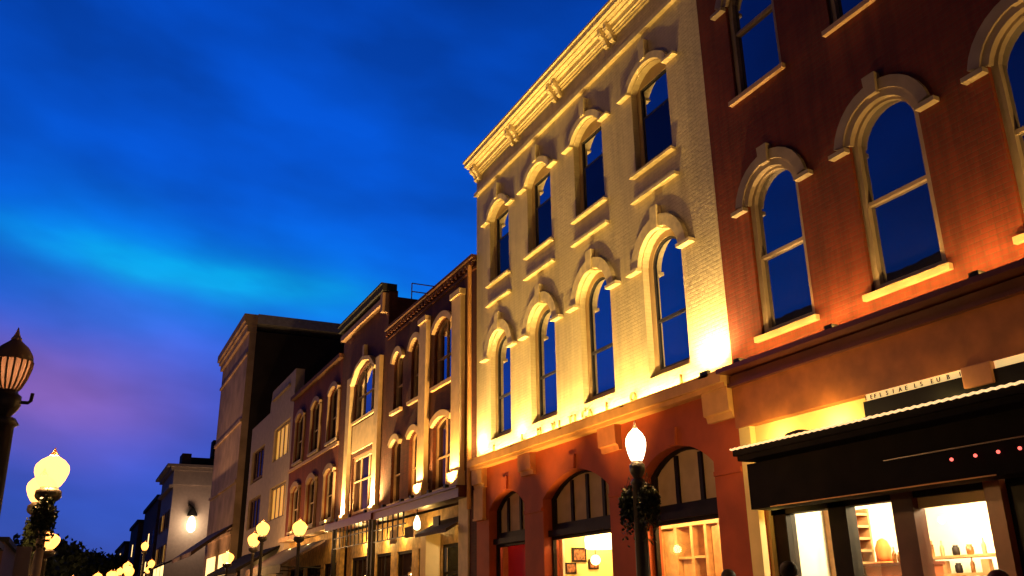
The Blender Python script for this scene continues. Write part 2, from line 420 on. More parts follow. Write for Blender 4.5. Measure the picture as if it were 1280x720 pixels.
for yb in (12.4, 14.98, 17.62, 20.2, 22.85):
    for d in (-.14, .14) if yb < 22.5 else (-.1, .1):
        b = MB(); y = yb+d
        prof = [(FX, 13.98), (FX-.10, 14.0), (FX-.13, 14.10), (FX-.18, 14.2), (FX-.27, 14.26), (FX-.30, 14.46), (FX, 14.46)]
        b.prism(prof, y-.055, y+.055, 'y')
        b.tube([(FX-.25, y-.07, 14.33), (FX-.25, y+.07, 14.33)], .045, 10)
        b.tube([(FX-.10, y-.07, 14.05), (FX-.10, y+.07, 14.05)], .032, 10)
        b.build('bracket', 'cream_trim', cb)
# ledge and its consoles
lg = MB(); lg.box(FX-.30, FX+.3, Y0, Y1, 5.10, 5.26); lg.box(FX-.22, FX+.1, Y0, Y1, 5.02, 5.10)
lg.build('ledge', 'ochre_stone', cb)
for y0, y1 in ((11.84, 12.55), (15.5, 16.2), (19.42, 20.12), (22.38, 23.07)):
    b = MB(); b.prism([(FX, 4.5), (FX-.08, 4.5), (FX-.10, 4.6), (FX-.16, 4.62), (FX-.17, 5.02), (FX, 5.02)], y0, y1, 'y')
    b.build('console', 'ochre_stone' if y0 in (11.84, 22.38) else 'console_paint', cb)
for ch, y in (('I', 21.87), ('L', 20.1), ('H', 19.18), ('V', 18.44), ('I', 18.14), ('T', 17.61), ('I', 17.38), ('C', 16.98), ('A', 16.70), ('I', 16.0), ('O', 14.96), ('I', 13.3)):
    text_mesh('sign_letter', ch, y*.997, 5.47, FX-.05, .27, 'letter_shadow', cb, depth=.05)
# ground floor
arches = [(12.58, 14.88), (16.1, 19.1), (20.1, 22.25)]
GH = [opening(a, b, .55, 3.85, .5 if b-a > 2.5 else .44) for a, b in arches]
MB().wall([(Y0, .17), (Y1, .17), (Y1, 5.02), (Y0, 5.02)], GH, FX, FX+.4).build('arcade_wall', 'terracotta', cb)
for a, b in arches:
    c = (a+b)/2; r = .5 if b-a > 2.5 else .44
    MB().prism([(c-.13, 3.85+r+.02), (c+.13, 3.85+r+.02), (c+.17, 3.85+r+.34), (c-.17, 3.85+r+.34)], FX-.06, FX).build('keystone', 'terracotta', cb)
for y0, y1 in ((14.9, 16.08), (19.12, 20.08), (11.84, 12.56)): MB().box(FX-.04, FX, y0, y1, 3.58, 3.66).build('impost_band', 'terracotta', cb)
pl = MB(); pl.box(FX-.10, FX, 22.45, 23.07, 3.70, 4.49); pl.box(FX-.13, FX, 22.42, 23.07, 3.64, 3.70); pl.build('corner_pilaster', 'ochre_stone', cb)
for (a, b), mul in zip(arches, ((13.3, 14.05), (16.75, 17.45, 18.15), (20.85, 21.6))):
    r = .5 if b-a > 2.5 else .44
    w = window(cb, a, b, 3.12, 3.85, r, xg=FX+.30, fm='dark_wood', pm='blind', fw=.15, rw=.10, mull=mul)
    MB().box(FX+.12, FX+.34, a+.002, b-.002, 2.98, 3.12).build('transom_bar', 'dark_wood', cb)
    w2 = window(cb, a, b, .55, 2.98, 0, xg=FX+.28, fm='dark_wood', pm='shop_glass', fw=.07, rw=.06, mull=((14.2,) if b < 15 and False else ()))
ft = MB()
fix_y = [12.28, 14.98, 17.62, 20.18, 22.68]
for y in fix_y:
    f = MB(); hh = .06 if y < 13 else 0.; f.box(FX-.30, FX-.20, y-.07-hh, y+.07+hh, 5.262, 5.29+hh*.5); f.box(FX-.29, FX-.21, y-.05-hh, y+.05+hh, 5.29+hh*.5, 5.31+hh*1.2)
    fx = f.build('uplight', 'black', cb)
for y, p in zip(fix_y, (750, 22, 28, 160, 380)):
    l = lamp_light('uplight_lamp', 'SPOT', (FX-.26, y, 5.47), p, AMBER, cb, .05, spot_size=math.radians(165), spot_blend=.9)
    aim(l, (.10, 0, 1))
# line of small lamps behind the ledge lip lights the lettering
MB().box(FX-.30, FX-.285, Y0+.1, Y1-.1, 5.262, 5.31).build('light_lip', 'ochre_stone', cb)
l = lamp_light('lettering_lamp', 'AREA', (FX-.265, 17.45, 5.285), 430, (1., .64, .18), cb, shape='RECTANGLE', size=.03, size_y=11.0); aim_strip(l, (1, 0, .9))
# floodlights let into the kerb wash the upper floors
def flood(x, y, power, z, d=(3, 0, 9.), col=(1., .60, .13), size=62, label=''):
    t = thing('ground_floodlight', label, 'floodlight', (x, y, z), 'floodlights along the kerb')
    MB().lathe([(.13, z), (.14, z+.02), (.14, z+.10), (.12, z+.12)], (x, y), 14).build('housing', 'black', t)
    l = lamp_light('flood_lamp', 'SPOT', (x, y, z+.14), power, col, t, .07, spot_size=math.radians(size), spot_blend=.75); aim(l, d); return t
for y, lb in ((15.4, 'kerb floodlight nearest the shop canopy'), (18.4, 'kerb floodlight in the middle of the cream front'), (21.3, 'kerb floodlight at the far end of the cream front')):
    flood(7.75, y, 3700, .17, (2.25, 0, 10.5), size=44, label=lb)
# shop rooms behind the arches
def room(parent, y0, y1, z1, depth, wm, cm='plaster_warm', fm='wood', x0=FX+.41, z0=.17):
    b = MB(); b.box(x0+depth, x0+depth+.1, y0, y1, z0, z1); b.box(x0, x0+depth, y0, y0+.06, z0, z1); b.box(x0, x0+depth, y1-.06, y1, z0, z1)
    b.build('room_wall', wm, parent)
    MB().box(x0, x0+depth, y0+.061, y1-.061, z1-.08, z1).build('ceiling', cm, parent)
    MB().box(x0, x0+depth, y0+.061, y1-.061, z0, z0+.05).build('floor', fm, parent)
room(cb, 11.9, 19.9, 3.9, 3.2, 'plaster_warm'); room(cb, 19.95, 22.95, 3.9, 1.6, 'orange_wall')
MB().box(10.45, 10.55, 20.95, 22.02, .22, 3.8).build('red_partition', 'red_paint', cb)
for y, x, p in ((13.6, 11.6, 560), (16.6, 11.4, 340), (18.9, 11.9, 300), (15.3, 10.75, 40)):
    lamp_light('room_lamp', 'POINT', (x, y, 3.55), p, (1., .66, .22), cb, .12)
lamp_light('room_lamp', 'POINT', (10.43, 21.5, 3.5), 45, (1., .5, .3), cb, .05)
lamp_light('room_lamp', 'POINT', (10.9, 20.6, 3.2), 20, (1., .6, .25), cb, .1)
MB().box(10.9, 11.0, 15.95, 16.55, .22, 3.8).build('white_pillar', 'white_door', cb)
MB().box(10.6, 10.66, 19.30, 19.88, .22, 3.8).build('white_pillar', 'white_door', cb)
t = thing('drum_pendant', 'large glowing drum lampshade hanging high in the middle arched window', 'lamp', (10.8, 18.03, 2.8), 'pendant lamps in the arched shop window')
x, y, z = 10.85, 17.95, 2.82
MB().lathe([(.30, z-.17), (.35, z-.15), (.36, z+.05), (.33, z+.15), (.26, z+.17)], (x, y), 24).build('lamp_shade', 'lampshade', t)
MB().tube([(x, y, z+.17), (x, y, 3.82)], .012).build('stem', 'dark_wood', t)
t = thing('globe_pendant', 'small round lamp hanging below the big drum shade', 'lamp', (11.3, 18.9, 2.45), 'pendant lamps in the arched shop window')
MB().ball((11.3, 18.95, 2.46), .12).build('globe', 'lampshade', t); MB().tube([(11.3, 18.95, 2.58), (11.3, 18.95, 3.82)], .01).build('stem', 'dark_wood', t)
for k, (x, z, hh) in enumerate(((11.35, 2.62, .34), (11.1, 2.3, .26), (11.75, 2.4, .24))):
    t = thing('framed_picture', ['large framed picture highest on the partition left of the pendant lamp', 'small framed picture hung lowest on the shop partition', 'small framed picture hung beside the globe pendant'][k], 'picture', (x, 19.8, z))
    MB().box(x-hh*.6, x+hh*.6, 19.80, 19.835, z-hh/2, z+hh/2).build('frame', 'dark_wood', t)
    MB().box(x-hh*.45, x+hh*.45, 19.79, 19.80, z-hh*.36, z+hh*.36).build('print', 'picture', t)
t = thing('display_case', 'open wooden display case with tall doors inside the right arched window', 'cabinet', (12.6, 16.7, .22))
c_ = MB()
for y in (15.6, 16.1, 16.6, 17.2, 17.9): c_.box(12.4, 12.8, y-.05, y+.05, .22, 3.1)
c_.box(12.38, 12.82, 15.55, 17.95, 3.1, 3.2); c_.box(12.41, 12.79, 16.11, 17.19, 2.4, 2.45); c_.build('frame', 'wood', t)
for y0, y1, z1 in ((17.3, 17.8, 3.05), (16.65, 17.1, 2.4), (15.7, 16.0, 3.05)): MB().box(12.5, 12.54, y0, y1, .25, z1).build('door', 'wood', t)

# ================================================================== red brick building
bb = thing('red_brick_building', 'dark red brick building with grey arched window hoods over a black shop canopy', 'building', (FX, 7.0, .17))
BY0, BY1 = -3.0, 11.828
bcols = [(9.76, 11.0), (7.34, 8.62), (4.92, 6.22), (2.5, 3.8), (.1, 1.4)]
B2 = (5.72, 8.12, .52); B3 = (10.28, 12.35, .45)
holes = []
for a, b in bcols: holes += [opening(a, b, *B2), opening(a, b, *B3)]
MB().wall([(BY0, 5.30), (BY1, 5.30), (BY1, 15.2), (BY0, 15.2)], holes, FX, FX+.4).build('wall', 'brick_red', bb)
MB().box(FX+.401, 24, BY0, BY1, 5.30, 15.0).build('rear_block', 'brick_red', bb)
MB().box(FX-.25, FX+.3, BY0, BY1, 15.2, 15.5).build('cornice', 'trim_grey', bb)
for a, b in bcols:
    c = (a+b)/2
    for (z0, zs, r), f3 in ((B2, 0), (B3, 1)):
        w = window(bb, a, b, z0, zs, r, xg=FX+.14, fm='trim_grey', pm='glass_b', fw=.11, rails=(z0+1.38,), fd=.08, rw=.06)
        h = MB(); ring_mb(h, a, b, zs, r, -.05, .07, FX-.04, FX+.055); ring_mb(h, a, b, zs, r, .07, .25, FX-.07, FX+.001); h.build('arch_hood', 'trim_grey', w)
        for q in (a-.36, b): MB().box(FX-.12, FX, q, q+.33, zs-.10, zs-.03).build('label_stop', 'trim_grey', w)
        MB().prism([(c-.10, zs+r+.02), (c+.10, zs+r+.02), (c+.12, zs+r+.36), (c-.12, zs+r+.36)], FX-.12, FX).build('keystone', 'trim_grey', w)
        MB().box(FX-.08, FX+.05, a-.08, b+.12, z0-.09, z0).build('sill', 'trim_sill', w)
bl = MB(); bl.box(FX-.38, FX+.2, BY0, BY1, 5.22, 5.30); bl.box(FX-.10, FX+.2, BY0, BY1, 5.06, 5.20); bl.box(FX-.16, FX+.2, BY0, BY1, 5.0, 5.06)
bl.build('belt_course', 'maroon', bb)
MB().box(FX-.06, FX+.3, BY0, BY1, 4.30, 5.0).build('sign_band', 'band', bb)
for y, p in ((11.3, 16), (9.2, 22), (6.75, 18), (4.3, 18), (1.9, 14)):
    f = MB(); f.box(FX-.36, FX-.22, y-.07, y+.07, 5.302, 5.37); f.build('uplight', 'black', bb)
    l = lamp_light('uplight_lamp', 'SPOT', (FX-.29, y, 5.42), p, (1., .55, .14), bb, .06, spot_size=math.radians(165), spot_blend=.9); aim(l, (.08, 0, 1))
l = lamp_light('belt_lamp', 'AREA', (FX-.33, 5.8, 5.32), 230, (1., .56, .12), bb, shape='RECTANGLE', size=.05, size_y=11.6); aim_strip(l, (.42, 0, 1))
# recess with the lit strip above the canopy
MB().box(FX+.12, FX+.3, BY0, 11.827, 3.62, 4.30).build('transom_wall', 'plaster_warm', bb)
MB().box(FX+.0, FX+.119, 11.55, 11.827, .17, 4.30).build('jamb', 'plaster_warm', bb)
sg = MB().box(FX-.04, FX+.02, 3.2, 8.98, 4.19, 4.298).build('sign_strip', 'lit_sign', bb)
for s_, y in (('I E', 8.93), ('F L', 8.76), ('S', 8.60), ('I', 8.49), ('A E', 8.32), ('L S', 8.07), ('E U', 7.80), ('B', 7.60), ('I', 7.42)):
    for i_, c_ in enumerate(s_.split()): text_mesh('sign_letter', c_, y+.05-.1*i_ if ' ' in s_ else y, 4.243, FX-.045, .085, 'letter_dark', bb, depth=.012)
MB().box(FX-.10, FX+.10, 3.0, 8.99, 3.80, 4.188).build('fascia_panel', 'black', bb)
MB().box(FX-.14, FX-.045, 6.92, 7.34, 4.02, 4.295, ).build('corbel_block', 'corbel', bb, .015)
ly = MB().box(FX-.35, FX-.30, 9.2, 11.4, 3.84, 3.87).build('strip_light_housing', 'black', bb)
for y, p in ((9.7, 46), (10.9, 34), (7.6, 5), (6.0, 8)):
    lamp_light('strip_lamp', 'POINT', (FX-.22 if y > 9 else FX-.32, y, 3.93), p, (1., .72, .18), bb, .04)
# canopy
cx0 = FX-.65
cp = MB(); cp.box(cx0, FX+.115, 2.0, 11.16, 3.62, 3.78); cp.box(cx0-.05, cx0+.10, 2.0, 11.20, 3.70, 3.81)
cp.build('canopy', 'black_awning', bb)
rp = MB()
y = 2.0; k = 0
while y < 11.2:
    rp.tube([(cx0-.06-.012*(k % 2), y, 3.80+.014*((k+1) % 2)), (cx0-.06-.012*((k+1) % 2), y+.055, 3.80+.014*(k % 2))], .017, 6); y += .06; k += 1
rp.build('rope_light', 'bulb', bb)
MB().box(FX-.30, FX+.10, 2.0, 11.36, 2.90, 3.615).build('shop_fascia', 'black_awning', bb)
MB().box(FX-.32, FX-.302, 2.0, 8.6, 3.285, 3.30).build('fascia_trim', 'maroon', bb)
MB().box(FX-.315, FX-.303, 7.0, 10.9, 2.90, 2.915).build('brass_trim', 'ochre_stone', bb)
for k, y in enumerate((7.65, 7.31, 7.0, 6.72, 6.45, 6.2)):
    MB().ball((FX-.34, y*.985, 3.16), .022, seg=8, rings=6).build('string_bulb', 'pink_light', bb)
# shop front frame
xs = FX+.55
fr = MB(); fr.box(xs-.12, xs+.1, 11.05*1.03, 12.0, .17, .6)
fr.v.clear(); fr.f.clear(); fr.sm.clear()
k6 = 1.0
for y0, y1 in ((11.42*k6, 11.72*k6-.0), (10.12*k6, 10.48*k6)): fr.box(xs-.1, xs+.1, y0, min(y1, 11.95), .17, 2.96)
fr.box(xs-.1, xs+.1, 7.72, 11.8, 2.86, 3.61)
fr.build('door_frame', 'dark_wood', bb)
MB().box(xs-.13, xs+.1, 8.87*k6, 9.23*k6, .17, 2.96).build('post', 'maroon', bb)
MB().box(xs-.16, xs+.1, 7.54*k6-.05, 7.72*k6, .17, 2.96).build('post', 'red_wood', bb)
MB().box(xs-.05, xs+.1, 2.0, 7.54*k6-.06, .17, 2.96).build('shutter', 'black', bb)
MB().box(xs-.02, xs+.25, 11.80, 11.95, .17, 3.6)
MB().box(FX+.401, FX+.70, 11.76, 11.827, .17, 3.6).build('side_wall', 'plaster_warm', bb)
MB().box(xs+.0, xs+.01, 7.72*k6, 11.42*k6, .4, 2.86).build('shop_glass', 'shop_glass', bb)
MB().box(xs-.02, xs+.06, 7.72*k6, 8.87*k6, 2.72, 2.859).build('blind_band', 'plaster_warm', bb)
MB().box(xs-.03, xs+.2, 7.72*k6, 11.3, .17, .4).build('stall_riser', 'maroon', bb)
room(bb, 5.3, 11.75, 3.6, 3.2, 'plaster_white', 'plaster_white', x0=xs+.1)
for y, x, p in ((9.0, 12.0, 420), (10.6, 11.7, 260), (9.9, 13.0, 260), (8.2, 11.6, 200)):
    lamp_light('room_lamp', 'POINT', (x, y, 3.15), p, (1., .78, .42), bb, .12)
lamp_light('jamb_lamp', 'POINT', (FX+.2, 11.35, 2.86), 3, (1., .62, .12), bb, .04)
# shelving and goods inside
def shelf_unit(x, y0, y1, zs, label):
    t = thing('shelf_unit', label, 'shelf', (x, (y0+y1)/2, .22))
    s = MB()
    for z in zs: s.box(x-.18, x+.18, y0, y1, z-.02, z+.02)
    for y in (y0, y1): s.box(x-.17, x+.17, y-.02, y+.02, .22, zs[-1]+.3)
    s.build('shelf', 'wood', t); return t
def goods(x, y, z, kind, label, mat='bottle', grp='goods on the lit shop shelves'):
    if kind == 'bottle':
        o = MB().lathe([(.035, z), (.037, z+.13), (.03, z+.16), (.012, z+.19), (.012, z+.25)], (x, y), 10).build('bottle', mat)
    elif kind == 'jar':
        o = MB().lathe([(.05, z), (.06, z+.03), (.06, z+.12), (.04, z+.14), (.045, z+.16)], (x, y), 12).build('jar', mat)
    else:
        o = MB().box(x-.05, x+.05, y-.07, y+.07, z, z+.2).build('box', mat, None, .006)
    o.data.transform(Matrix.Translation((-x, -y, -z))); o.location = (x, y, z)
    return tag(o, label, kind, grp)
t = thing('shelf_unit', 'tall wooden shelf unit on the side wall behind the left shop door', 'shelf', (11.8, 11.55, .22))
s_ = MB()
for z in (1.9, 2.1, 2.3, 2.5, 2.7, 2.9): s_.box(11.55, 12.3, 11.42, 11.68, z-.02, z+.02)
for x in (11.55, 12.3): s_.box(x-.02, x+.02, 11.42, 11.68, .22, 3.0)
s_.build('shelf', 'wood', t)
MB().box(11.56, 12.29, 11.66, 11.68, .3, 3.0).build('back_panel', 'red_wood', t)
shelf_unit(13.3, 9.0, 11.2, (1.6, 1.89, 2.17), 'long low shelf unit with bottles behind the right shop window')
rows = [(2.19, 'top', 'box bottle jar jar bottle jar bottle box'.split()), (1.91, 'middle', 'bottle box jar bottle box jar box bottle'.split())]
posn = ['far left', 'second from left', 'third from left', 'left of centre', 'right of centre', 'third from right', 'second from right', 'far right']
for z, nm, ks in rows:
    for i, kd in enumerate(ks):
        goods(13.2, 11.05-i*.265, z, kd, '%s on the %s shelf of the right shop window, %s' % (kd, nm, posn[i]), ['bottle', 'wood', 'dark_wood'][i % 3])
t = thing('sideboard', 'dark red wooden sideboard behind the middle shop window', 'sideboard', (12.3, 10.8, .22))
MB().box(12.0, 12.5, 10.25, 11.35, .22, 2.03).build('body', 'red_wood', t); MB().box(11.97, 12.52, 10.22, 11.38, 2.03, 2.08).build('top', 'maroon', t)
t = thing('orange_hat', 'orange felt hat on the sideboard in the middle shop window', 'hat', (12.2, 11.1, 2.08))
MB().lathe([(.001, 2.10), (.13, 2.10), (.12, 2.2), (.13, 2.32), (.08, 2.44), (.02, 2.48)], (12.2, 11.12), 14).build('crown', 'orange_cloth', t)
MB().lathe([(.18, 2.08), (.19, 2.09), (.13, 2.11)], (12.2, 11.12), 14).build('brim', 'orange_cloth', t)
for i in range(5):
    goods(12.15, 10.86-i*.13, 2.08, 'bottle' if i % 2 == 0 else 'jar', ['dark bottle next to the orange hat', 'squat jar just right of the dark bottle on the sideboard', 'bottle in the middle of the sideboard row', 'squat jar near the right end of the sideboard', 'bottle at the right end of the sideboard'][i], 'bottle', 'goods on the red sideboard')
t = thing('dome_lamp', 'black dome shaped lamp lying on top of the shop canopy', 'lamp', (FX-.5, 10.0, 3.81))
MB().lathe([(.28, 3.79), (.27, 3.84), (.2, 3.91), (.08, 3.95), (.001, 3.955)], (FX-.33, 10.05), 18).build('dome', 'black', t)
MB().lathe([(.05, 3.72), (.05, 3.79)], (FX-.33, 10.05), 10).build('base', 'black', t)

# ================================================================== brown brick building with pilasters
ab = thing('brown_brick_building', 'brown brick building with two floodlit pale pilasters and narrow arched windows', 'building', (FX, 27.5, .17))
AY0, AY1 = 23.085, 31.75
W = [(24.98, 26.62, 1), (27.86, 28.92, 0), (29.84, 30.86, 0)]
holes = []
for a, b, d in W: holes += [opening(a, b, 8.16, 9.98, .36), opening(a, b, 4.84, 6.85, .22)]
MB().wall([(AY0, 4.66), (AY1, 4.66), (AY1, 11.55), (AY0, 11.55)], holes, FX, FX+.35).build('wall', 'brick_brown', ab)
MB().box(FX+.351, 22, AY0, AY1, 4.66, 11.35).build('rear_block', 'brick_brown', ab)
rf = MB(); rf.box(FX-.18, FX+.2, AY0, AY1, 11.50, 11.60); rf.box(FX-.06, FX, AY0, AY1, 11.15, 11.22); rf.box(FX-.1, FX, AY0, AY1, 11.42, 11.50)
for k in range(28): rf.box(FX-.12, FX, AY0+.15+k*.31, AY0+.27+k*.31, 11.28, 11.42)
rf.build('cornice', 'brick_old', ab)
for a, b, d in W:
    mu = ((a+b)/2,) if d else ()
    w = window(ab, a, b, 8.16, 9.98, .36, xg=FX+.18, fm='trim_brown', pm='glass', fw=.09, rails=(9.1,), mull=mu)
    h = MB(); ring_mb(h, a, b, 9.98, .36, .0, .2, FX-.12, FX+.02); h.build('arch_hood', 'pilaster', w)
    MB().box(FX-.12, FX+.15, a-.1, b+.1, 8.04, 8.16).build('sill', 'pilaster', w)
    w = window(ab, a, b, 4.84, 6.85, .22, xg=FX+.18, fm='trim_brown', pm='glass_dim', fw=.09, rails=(5.85,), mull=mu)
    h = MB(); ring_mb(h, a, b, 6.85, .22, .0, .2, FX-.12, FX+.02); h.build('arch_hood', 'pilaster', w)
    MB().box(FX-.10, FX+.15, a-.08, b+.08, 4.76, 4.84).build('sill', 'pilaster', w)
for y0, y1 in ((24.0, 24.72), (27.05, 27.70)):
    p = MB(); p.box(FX-.16, FX, y0, y1, 5.15, 10.6); p.box(FX-.24, FX, y0-.06, y1+.06, 4.70, 5.15); p.box(FX-.22, FX, y0-.05, y1+.05, 10.6, 10.78)
    p.build('pilaster', 'pilaster', ab)
MB().tube([(FX-.12, 23.35, 4.0), (FX-.12, 23.35, 11.3)], .07).build('drainpipe', 'ochre_stone', ab)
bt = MB(); bt.box(FX-.35, FX+.2, 23.6, AY1, 4.36, 4.62); bt.box(FX-.42, FX+.1, 23.6, AY1, 4.62, 4.69); bt.build('belt_course', 'maroon', ab)
for y, p, x in ((24.36, 1100, .42), (27.37, 900, .42), (25.8, 110, .4), (28.4, 70, .4), (30.35, 40, .4)):
    MB().box(FX-x-.06, FX-x+.06, y-.08, y+.08, 4.69, 4.78).build('uplight', 'black', ab)
    l = lamp_light('uplight_lamp', 'SPOT', (FX-x, y, 4.84), p, AMBER2, ab, .05, spot_size=math.radians(150), spot_blend=.8); aim(l, (.12, 0, 1))
# shop level, set back
def shopfront(parent, y0, y1, ztop, xw, wallm, bays, zt=3.2, glow='lit_shop', doorm='dark_wood', upper=.75):
    """recessed shop level: bays = list of (y0,y1,kind)"""
    hs = [opening(a, b, .3, zt) for a, b, k in bays]
    MB().wall([(y0, .17), (y1, .17), (y1, ztop), (y0, ztop)], hs, xw, xw+.2).build('shop_wall', wallm, parent)
    for a, b, k in bays:
        w = window(parent, a, b, .3, zt, 0, xg=xw+.12, fm=doorm, pm='shop_glass' if k == 'lit' else 'glass_dim', fw=.09, rails=(2.4,), rw=.07, mull=((a+b)/2,) if b-a > 1.6 else ())
shopfront(ab, 23.6, AY1, 4.359, FX+.5, 'shop_paint', [(24.5, 27.0, 'lit'), (28.0, 29.2, 'dark'), (29.8, 31.4, 'dark')], 3.25)
MB().box(FX-.05, FX+.5, 23.6, 24.3, .17, 4.358).build('pier', 'pilaster', ab)
MB().box(FX+.0, FX+.49, 27.1, 27.6, .17, 3.6).build('pier', 'plaster_warm', ab)
MB().box(FX+.52, 22, AY0, 23.59, .17, 4.65).build('party_wall', 'brick_brown', ab)
MB().box(FX, FX+.5, AY0, 23.59, .17, 4.65).build('party_wall', 'brick_brown', ab)
for y, p in ((24.9, 60), (27.9, 50), (30.6, 45)): lamp_light('soffit_lamp', 'POINT', (FX+.25, y, 3.75), p, (1., .62, .16), ab, .05)
t = thing('hanging_lantern', 'white glass lantern hung under the belt of the pilastered brick building', 'lamp', (FX-.2, 27.4, 4.35))
MB().tube([(FX-.2, 27.4, 4.17), (FX-.2, 27.4, 4.36)], .015).build('stem', 'black', t)
MB().lathe([(.04, 3.72), (.10, 3.76), (.11, 3.95), (.05, 4.12), (.02, 4.17)], (FX-.2, 27.4), 12).build('globe', 'globe_on', t)
t = thing('canopy_panel', 'dark hanging awning over the corner shop entrance', 'awning', (FX-.2, 25.6, 3.3))
MB().prism([(FX-.4, 3.55), (FX+.45, 4.0), (FX+.45, 3.92), (FX-.4, 3.45)], 24.4, 27.0, 'y').build('canvas', 'brown_awning', t)

# window display, hanging signs and iron work at street level
MB().box(FX+1.3, FX+1.4, 24.2, 27.3, .3, 3.3).build('display_panel', 'goods_print', ab)
lamp_light('display_lamp', 'POINT', (FX+1.0, 25.8, 3.0), 45, (1., .8, .55), ab, .08)
for k, (y, z, w_, h_) in enumerate(((28.7, 3.75, .9, .35), (30.4, 3.7, .7, .45), (26.2, 3.9, .5, .3))):
    MB().box(FX-.02, FX+.03, y-w_/2, y+w_/2, z-h_/2, z+h_/2).build('hanging_board', ['brown_awning', 'trim_brown', 'dark_wood'][k], ab)
ib = MB()
for z in (3.55, 3.95): ib.box(FX-.40, FX-.36, 28.0, 31.7, z, z+.035)
for k in range(7): ib.box(FX-.40, FX-.36, 28.2+k*.55, 28.24+k*.55, 3.55, 4.36)
ib.build('iron_frieze', 'black', ab)
MB().box(FX-.42, FX-.30, 31.45, 31.6, .17, 4.36).build('post', 'dark_wood', ab)

# ================================================================== bay window building
bw = thing('bay_window_building', 'narrow dark brick building with floodlit pale pilasters round a two storey bay', 'building', (FX, 35, .17))
CY0, CY1 = 31.755, 38.38
holes = [opening(33.0, 36.1, 8.7, 10.35, .55), opening(33.0, 36.1, 4.9, 7.2)]
MB().wall([(CY0, 4.70), (CY1, 4.70), (CY1, 13.25), (CY0, 13.25)], holes, FX, FX+.35).build('wall', 'brick_old', bw)
MB().box(FX+.351, 22, CY0, CY1, 4.7, 13.0).build('rear_block', 'brick_old', bw)
pr = MB(); pr.box(FX-.30, FX+.3, CY0, CY1, 13.20, 13.45); pr.box(FX-.36, FX+.3, CY0, CY1, 13.45, 13.52); pr.build('cornice', 'roof', bw)
MB().box(FX-.22, FX, CY0+.3, CY1-.2, 12.75, 12.98).build('frieze_moulding', 'trim_sill', bw)
MB().box(FX-.26, FX, CY0+.1, CY0+.35, 12.35, 13.15).build('bracket', 'trim_sill', bw)
for y0, y1 in ((32.25, 32.78), (36.35, 36.9)):
    p = MB(); p.box(FX-.16, FX, y0, y1, 4.95, 10.7); p.box(FX-.24, FX, y0-.05, y1+.05, 4.72, 4.95)
    p.build('pilaster', 'pilaster', bw)
hd = MB(); ring_mb(hd, 32.9, 36.3, 10.3, .75, .0, .17, FX-.2, FX+.0, 4); hd.box(FX-.16, FX, 34.5, 34.72, 11.2, 11.7); hd.build('pointed_hood', 'pilaster', bw)
w = window(bw, 33.0, 36.1, 8.7, 10.35, .55, xg=FX+.15, fm='trim_grey', pm='glass', fw=.1, rails=(9.7,), mull=(34.0, 35.1))
MB().box(FX-.1, FX+.1, 32.9, 36.2, 8.58, 8.70).build('sill', 'pilaster', w)
MB().box(FX-.05, FX, 33.0, 36.1, 7.4, 8.5).build('spandrel_panel', 'pilaster', bw)
w = window(bw, 33.0, 36.1, 4.9, 7.2, 0, xg=FX+.15, fm='trim_sill', pm='glass_dim', fw=.12, rails=(6.2,), mull=(34.0, 35.1))
for y, p in ((32.5, 2300), (36.6, 2300), (34.6, 160)):
    l = lamp_light('uplight_lamp', 'SPOT', (FX-.42, y, 4.86), p, AMBER, bw, .05, spot_size=math.radians(150), spot_blend=.8); aim(l, (.12, 0, 1))
    MB().box(FX-.46, FX-.38, y-.08, y+.08, 4.69, 4.8).build('uplight', 'black', bw)
bt = MB(); bt.box(FX-.42, FX+.2, CY0, CY1, 4.40, 4.69); bt.build('belt_course', 'maroon', bw)
for y in (31.95, 37.0): MB().box(FX-.42, FX-.26, y-.08, y+.08, .17, 4.4).build('post', 'dark_wood', bw)
shopfront(bw, CY0, CY1, 4.399, FX+.6, 'shop_paint', [(32.4, 34.2, 'dark'), (34.9, 37.6, 'dark')], 3.3)
ib = MB()
for z in (3.6, 4.0): ib.box(FX-.40, FX-.36, 32.05, 36.9, z, z+.035)
for k in range(9): ib.box(FX-.40, FX-.36, 32.3+k*.53, 32.34+k*.53, 3.6, 4.4)
ib.build('iron_frieze', 'black', bw)
for y, p in ((32.8, 60), (35.6, 75)): lamp_light('soffit_lamp', 'POINT', (FX+.3, y, 3.75), p, (1., .66, .20), bw, .05)
rr = thing('roof_railing', 'thin metal roof railing behind the bay window building', 'railing', (FX+3, 33, 13.0))
g = MB()
for k in range(8): g.tube([(FX+1+k*1.2, 32.0, 13.0), (FX+1+k*1.2, 32.0, 13.75)], .025)
for z in (13.4, 13.75): g.tube([(FX+1, 32.0, z), (FX+9.4, 32.0, z)], .025)
g.build('rail', 'roof_metal', rr)

